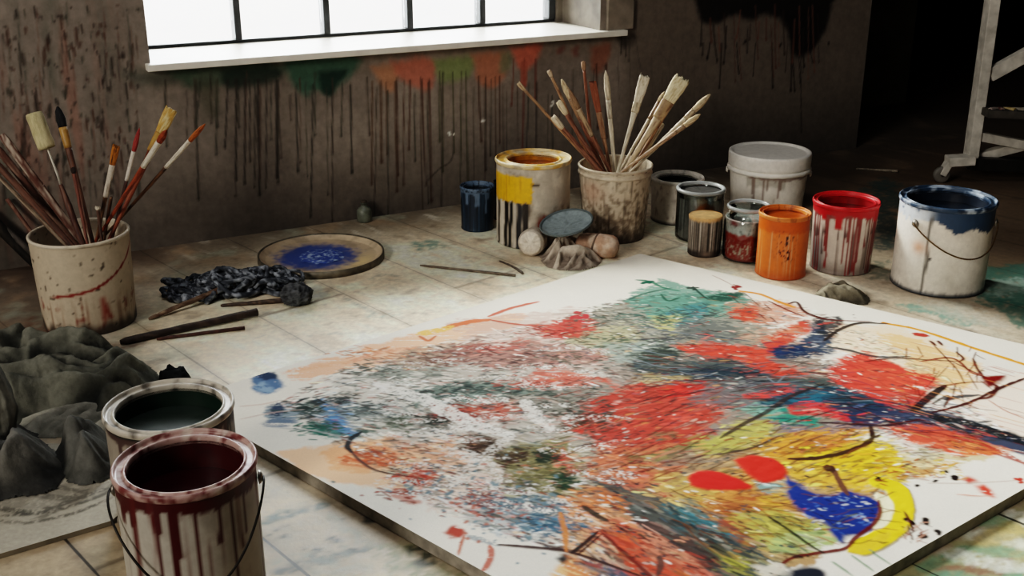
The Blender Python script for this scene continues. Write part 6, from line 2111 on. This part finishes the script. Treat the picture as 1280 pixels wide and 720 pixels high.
A0_, B0_ = alongp(fr_e, gxb), alongp(bk_e, gxb)
tt = np.linspace(0, 1, 110)[:, None, None]
PB = A0_[None] * (1 - tt) + B0_[None] * tt
colb = rb_.sample(PB[..., 0], PB[..., 1])
brdV = np.concatenate([PB, np.full(PB.shape[:2] + (1,), BT)], -1).reshape(-1, 3)
board = mesh('board', brdV, grid_faces(110, 110), mat_paint('pale_board_paint', rough=0.7, var=0.15, scale=120, bump=0.2), None, np.clip(colb, 0.01, 1).reshape(-1, 3))
tag(board, 'pale flat board with dark brush sweeps on the floor, under the rags at lower left', 'board')
ringi = list(range(0, 110)) + [k * 110 + 109 for k in range(1, 110)] + [109 * 110 + k for k in range(108, -1, -1)] + [k * 110 for k in range(108, 0, -1)]
rv = brdV[ringi]
lo = rv.copy()
lo[:, 2] = 0.0006
nr = len(rv)
mesh('board_edge', np.vstack([rv - [0, 0, 0.0002], lo]), [(i, (i + 1) % nr, nr + (i + 1) % nr, nr + i) for i in range(nr)], mat('board_edge_wood', '#7c7464', 0.8), board, None, False)

# tangled grey rag strips
cT = G(298, 368)
tg = np.random.default_rng(77)
V_all, F_all, off = [], [], 0
C_all = []
P1, P2 = G(228, 371), G(356, 358)
for k in range(52):
    u = tg.uniform(0, 1)
    cx_, cy_ = (P1 * (1 - u) + P2 * u)[:2] + tg.normal(size=2) * [0.012, 0.016]
    edge = 1 - abs(u - 0.55) * 1.1
    n = 7
    a0 = tg.uniform(0, 6.28)
    R0 = tg.uniform(0.018, 0.045)
    pts = []
    for i in range(n):
        a = a0 + i * tg.uniform(0.7, 1.3)
        pts.append((cx_ + math.cos(a) * R0 * tg.uniform(0.6, 1.3) * 1.3, cy_ + math.sin(a) * R0 * tg.uniform(0.6, 1.2), max(0.007, tg.uniform(0.006, 0.05) * edge)))
    path = smooth_path(pts, 60)
    rr = tg.uniform(0.0034, 0.0062) * (1 + 0.35 * pn(np.arange(len(path)) * 0.5, k * 3.3, 0))
    rr[0] *= 0.4
    rr[-1] *= 0.4
    v, f_ = tube_arrays(path, rr, 9)
    v[:, 2] = np.maximum(v[:, 2], 0.001)
    v += 0.0022 * np.stack([pn(v[:, 0] * 130, v[:, 1] * 130, v[:, 2] * 130 + q * 9) for q in range(3)], -1)
    V_all.append(v)
    F_all += [tuple(i + off for i in q) for q in f_]
    off += len(v)
    C_all.append(streaked(v, '#3c4047', '#a4abb4', k, 90, 90))
tag(mesh('tangled_rag', np.vstack(V_all), F_all, M_CLOTH, None, np.vstack(C_all)), 'tangled heap of dark grey rag strips on the floor below the window', 'rag')


def blob(name, label, cat, px, front, w_px, h_over_w, c0, c1, seed, depth_k=1.0, rough_k=0.2, freq=3.0, m=None, loc=None):
    """lumpy rounded thing resting on the floor"""
    g = G(px, front)
    dep = proj(g)[2]
    rx = w_px * dep / F_PX / 2
    n1, n2 = 90, 60
    th = np.linspace(-math.pi, math.pi, n1, endpoint=False)
    ph = np.linspace(-math.pi / 2, math.pi / 2, n2)
    T, Q = np.meshgrid(th, ph)
    d = np.stack([np.cos(Q) * np.sin(T), -np.cos(Q) * np.cos(T), np.sin(Q)], -1)
    k = 1 + rough_k * fbm(d[..., 0] * freq + seed, d[..., 1] * freq, d[..., 2] * freq, 4) + rough_k * 0.5 * (ridge(d[..., 0] * freq * 1.5, d[..., 1] * freq * 1.5 + seed, d[..., 2] * freq * 1.5, 3) - 0.5)
    V = d * k[..., None] * np.array([rx, rx * depth_k, rx * h_over_w])
    V[..., 2] = np.maximum(V[..., 2] + rx * h_over_w * 0.86, 0.0005)
    V = V.reshape(-1, 3) + np.array([g[0], g[1] + rx * depth_k, 0])
    o = mesh(name, V, grid_faces(n1, n2, True), m or M_CLOTH, None, mixc(np.tile(lin(c0), (len(V), 1)), lin(c1), sst(0.85, 1.2, k).reshape(-1)))
    return tag(o, label, cat)


blob('rag', 'dark round clump of rag at the right end of the tangled heap', 'rag', 368, 386, 40, 0.72, '#2a2b2e', '#6a6d70', 3.0, 0.9, 0.22, 2.5)

# ------------------------------------------------------------------ clump of cloth, roller sleeve and lid by the yellow tin
cloth('rag', 'crumpled grey-brown rag lying in front of the yellow-splashed can', 'rag',
      [(674, 321), (684, 334), (712, 339), (742, 335), (752, 324), (730, 311), (708, 309), (688, 311)], 0.045, '#8d8074', '#d6cabb', 30, 58.0, 0.0022, 0.012, 0.045, base=0.5, nf=44, fold_len=0.12, fold_w=0.0095, ang=0.3)
g0 = G(663, 322)
dep = proj(g0)[2]
rr = 18.5 * dep / F_PX
rl = thing('roller_sleeve', 'white paint roller sleeve lying end-on in front of the yellow-splashed can', 'paint roller sleeve', (g0[0], g0[1] + 0.01, rr * 0.93))
axd = Vector((-0.30, -0.95, 0.10)).normalized()
rl.rotation_euler = axd.to_track_quat('Z', 'Y').to_euler()
ring_part('sleeve', [(-0.042, rr * 0.8, rr * 0.8), (-0.039, rr * 0.9, rr * 0.9), (-0.01, rr * 0.93, rr * 0.93), (0.0, rr * 0.88, rr * 0.88)], M_MATTE, rl, '#b0a598', '#d6cbbc', 3.0, 48, 0, 90, 90)
ring_part('end_disc', [(-0.004, rr * 0.80, rr * 0.80), (0.002, rr * 0.80, rr * 0.80), (0.005, rr * 0.70, rr * 0.70), (0.007, rr * 0.3, rr * 0.3), (0.0075, 0.0006, 0.0006)], M_MATTE, rl, '#ece3d5', '#d3c7b5', 9.0, 48, 0, 160, 160)
# grey lid propped on the rag
lc = atY(708, 279, G(700, 320)[1] - 0.005)
ld = thing('plastic_lid', 'round blue-grey lid tilted on top of the crumpled rag', 'lid', lc)
rlid = 33 * proj(lc)[2] / F_PX
ld.rotation_euler = (math.radians(9), math.radians(-13), 0.15)
lathe('dish', [(rlid, 0.004), (rlid * 0.97, 0.0), (rlid * 0.8, -0.006), (rlid * 0.4, -0.010), (0.0001, -0.011)], M_MATTE, ld, 72, 0.004, lambda T, R, Z, K: grime(flat(T, '#8f9da1'), T, Z + R, 0.5, '#4f5a5e', (3, 30)))
lathe('lip', [(rlid * 0.96, 0.001), (rlid * 1.0, 0.005), (rlid * 1.03, 0.004), (rlid * 1.03, 0.0), (rlid * 0.98, -0.002)], M_MATTE, ld, 72, None, lambda T, R, Z, K: flat(T, '#5f696b'))
# pinkish roll at the right of the clump
g1 = G(752, 326)
dep = proj(g1)[2]
r1 = 15.5 * dep / F_PX
ro = thing('rolled_rag', 'pinkish beige rolled rag lying in front of the bucket of pale brushes', 'rag', (g1[0], g1[1] + r1, r1 * 0.95))
ro.rotation_euler = Vector((0.88, -0.42, 0.05)).normalized().to_track_quat('Z', 'Y').to_euler()
ring_part('roll', [(-0.060, r1 * 0.5, r1 * 0.5), (-0.052, r1 * 0.85, r1 * 0.85), (-0.02, r1 * 0.95, r1), (0.018, r1 * 1.0, r1 * 0.98), (0.034, r1 * 0.86, r1 * 0.84), (0.041, r1 * 0.5, r1 * 0.5), (0.043, 0.001, 0.001)], M_MATTE, ro, '#c29e86', '#e6d2be', 5.0, 40, 0, 40, 60)
wrap_t = np.linspace(0, 2 * math.pi, 40)
tube('band', np.stack([np.cos(wrap_t) * r1 * 1.0, np.sin(wrap_t) * r1 * 1.0, 0.0 * wrap_t - 0.012 + 0.006 * np.sin(wrap_t)], -1), 0.0022, mat('band_cloth', '#7c6a5c', 0.9), ro, 8)

# grey rag at the far edge of the painting
cloth('rag', 'small stiff grey rag on the floor between the painting and the red-dripped can', 'rag',
      [(1014, 374), (1024, 362), (1044, 357), (1066, 360), (1086, 372), (1084, 381), (1062, 381), (1040, 379), (1022, 378)], 0.026, '#5f5a4f', '#98917f', 26, 64.0, 0.0024, 0.006, 0.03, z0=0.0, base=0.6, ang=-0.6, nf=16, fold_len=0.13, fold_w=0.010)

# ------------------------------------------------------------------ palette tray with blue paint
pc_ = G(402, 323)
rP = 0.148
pt_ = thing('palette_tray', 'round shallow palette tray with blue paint in the middle, behind the tangled rag', 'palette', pc_)
lathe('tray', [(0.0001, 0.004), (rP * 0.55, 0.004), (rP * 0.88, 0.005), (rP * 0.94, 0.010), (rP * 0.97, 0.014)], M_PAINT, pt_, 160, 0.0025,
      lambda T, R, Z, K: mixc(mixc(mixc(flat(T, '#c9b59a'), lin('#9a8a76'), sst(-0.1, 0.4, fbm(np.sin(T) * R * 30, np.cos(T) * R * 30, 1.0, 4)) * 0.7),
                                   lin('#ead09c'), np.exp(-((T - 1.2) / 0.5) ** 2 - ((R / rP - 0.72) / 0.16) ** 2) * 0.9),
                              lin('#3d5596'), sst(-0.05, 0.2, 0.56 - np.hypot(np.sin(T) * R / rP + 0.08, np.cos(T) * R / rP * 1.0 + 0.02) * 0.78 + 0.22 * fbm(np.sin(T) * R * 45, np.cos(T) * R * 45, 3.0, 4))))
lathe('rim', [(rP * 0.965, 0.013), (rP * 0.985, 0.017), (rP * 1.0, 0.016), (rP * 1.0, 0.0), (rP * 0.97, 0.0)], mat('tray_rim', '#6f695c', 0.5, 0.3, 0.3, 40), pt_, 160)
lathe('paint', [(rP * 0.36, 0.0052), (rP * 0.2, 0.0075), (0.0001, 0.0068)], M_MATTE, pt_, 80, 0.002,
      lambda T, R, Z, K: mixc(flat(T, '#3a539c'), lin('#9db0cf'), sst(0.0, 0.25, fbm(np.sin(T) * R * 90, np.cos(T) * R * 90, 7.0, 4))),
      dent=lambda T, R, Z: (0.012 * fbm(T * 2, 3.0, 0, 3) * (R > rP * 0.3), 0.003 * fbm(np.sin(T) * R * 70, np.cos(T) * R * 70, 1.0, 3)))

# ------------------------------------------------------------------ white studio easel on castors at the right
M_EASEL = mat('easel_paint', '#cfcbc1', 0.55, var=0.18, scale=30, bump=0.1)
M_IRON = mat('castor_iron', '#2a2825', 0.5, 0.5, 0.2, 40)
YE = float(G(1213, 226)[1])
eb = atY(1213, 200, YE)
es = thing('studio_easel', 'white wooden studio easel on castors, cut off by the right edge', 'easel', (eb[0], eb[1], 0))


def ep(px, py, dy=0.0):
    return atY(px, py, YE + dy) - np.array([eb[0], eb[1], 0])


pA, pB_ = ep(1213, 198), ep(1240.5, 0)
dirp = (pB_ - pA) / (pB_ - pA)[2]
bar('post', pA, pA + dirp * 1.75, 0.030, 0.045, M_EASEL, es)
pC = pA + np.array([0.62, 0, 0])
bar('post', pC, pC + np.array([-dirp[0], dirp[1], 1]) * 1.75, 0.030, 0.045, M_EASEL, es)
bar('brace', ep(1236, 94, 0.0), ep(1330, 42, 0.0), 0.038, 0.025, M_EASEL, es)
bar('lower_rail', ep(1224, 170), ep(1340, 192), 0.026, 0.03, M_EASEL, es)
bar('lower_rail', ep(1222, 196, 0.02), ep(1340, 166, 0.02), 0.026, 0.03, M_EASEL, es)
bar('ledge', ep(1230, 140, -0.04), ep(1400, 146, -0.04), 0.022, 0.07, mat('ledge_wood', '#4a4640', 0.7, var=0.3), es, side=(0, 1, 0))
bar('base_beam', ep(1184, 201, -0.02), ep(1216, 199, -0.02), 0.026, 0.05, M_EASEL, es)
bar('base_beam', ep(1210, 203, 0.0), ep(1420, 212, 0.0), 0.036, 0.05, M_IRON, es)
z0c = float(ep(1184, 203)[2])
for (cx_, dy) in ((1184, -0.02), (1400, 0.0)):
    c0_ = ep(cx_, 204, dy)
    ca_ = bpy.data.objects.new('castor', None)
    C.objects.link(ca_)
    ca_.parent = es
    wr2 = 0.024
    fk = bar('fork', (c0_[0] + 0.004, c0_[1], c0_[2] + 0.002), (c0_[0] - 0.012, c0_[1], wr2), 0.018, 0.030, M_EASEL, ca_)
    wl = lathe('wheel', [(0.004, -0.009), (wr2 * 0.8, -0.009), (wr2, -0.006), (wr2, 0.006), (wr2 * 0.8, 0.009), (0.004, 0.009)], mat('castor_wheel', '#6d6a64', 0.6), ca_, 32)
    wl.rotation_euler = (math.pi / 2, 0, 0)
    wl.location = (c0_[0] - 0.012, c0_[1], wr2)
# tubes of paint on the ledge
for k, (px, cc, lab) in enumerate(((1240, '#a89a92', 'whitish crumpled paint tube at the left end of the easel ledge'), (1252, '#6a4a42', 'dark red paint tube, second on the easel ledge'),
                                   (1264, '#b09a58', 'yellow paint tube on the easel ledge'), (1275, '#8a8478', 'grey paint tube on the easel ledge, at the right edge of the picture'))):
    q = atY(px, 136.5, YE - 0.045)
    tb = thing('paint_tube', lab, 'paint tube', q)
    tb.rotation_euler = (math.radians(90), 0, 0.5 * (k - 1.5))
    ring_part('tube', [(-0.030, 0.009, 0.0015), (-0.022, 0.009, 0.003), (0.008, 0.0075, 0.006), (0.013, 0.007, 0.0065), (0.016, 0.003, 0.003)], M_MATTE, tb, cc, '#c9c2b8', k, 20, 0, 80, 80, 0.5)
    ring_part('cap', [(0.015, 0.0035, 0.0035), (0.025, 0.0032, 0.0032)], M_MATTE, tb, '#2a2826', '#3a3836', k, 12)
# ------------------------------------------------------------------ light
w = bpy.data.worlds.new('sky')
bpy.context.scene.world = w
w.use_nodes = True
bg = w.node_tree.nodes['Background']
bg.inputs['Color'].default_value = (0.96, 0.98, 1.0, 1)
bg.inputs['Strength'].default_value = 20.0

sun = bpy.data.lights.new('sun', 'SUN')
sun.energy = 9.5
sun.angle = math.radians(24)
sun.color = (1.0, 0.93, 0.82)
so = bpy.data.objects.new('sun', sun)
C.objects.link(so)
so.rotation_euler = Vector((0.70, -0.64, -0.78)).to_track_quat('-Z', 'Y').to_euler()

pl = bpy.data.lights.new('window_portal', 'AREA')
pl.shape = 'RECTANGLE'
pl.size = S_W1 - S_W0
pl.size_y = Z_TOP - Z_SILL
pl.cycles.is_portal = True
po = bpy.data.objects.new('window_portal', pl)
C.objects.link(po)
pc = wp((S_W0 + S_W1) / 2, (Z_SILL + Z_TOP) / 2, -REC - 0.06)
po.matrix_world = Matrix.Translation(Vector(pc)) @ Vector(WN).to_track_quat('-Z', 'Y').to_matrix().to_4x4()

fl = bpy.data.lights.new('fill_lamp', 'AREA')  # unseen lamp, added to brighten the fronts of cans and buckets
fl.energy = 122
fl.size = 1.5
fl.color = (1.0, 0.93, 0.84)
fo = bpy.data.objects.new('fill_lamp', fl)
C.objects.link(fo)
fo.location = (-3.0, -1.6, 2.0)
fo.rotation_euler = (Vector((0.8, 2.8, 0.1)) - Vector(fo.location)).to_track_quat('-Z', 'Y').to_euler()

sk = bpy.data.lights.new('ceiling_fill', 'AREA')  # added overhead lamp to lift tops and floor; the ceiling has no opening
sk.energy = 12
sk.size = 1.4
sk.color = (0.97, 0.98, 1.0)
sko = bpy.data.objects.new('ceiling_fill', sk)
C.objects.link(sko)
sko.location = (-0.3, 1.3, CEIL - 0.03)

vs = bpy.context.scene.view_settings
vs.view_transform = 'Filmic'
vs.look = 'High Contrast'
vs.exposure = 0.38
sc_ = bpy.context.scene
sc_.cycles.max_bounces = 8
sc_.cycles.diffuse_bounces = 4
sc_.cycles.transparent_max_bounces = 12
sc_.cycles.caustics_reflective = False
sc_.cycles.caustics_refractive = False
sc_.cycles.sample_clamp_indirect = 6.0
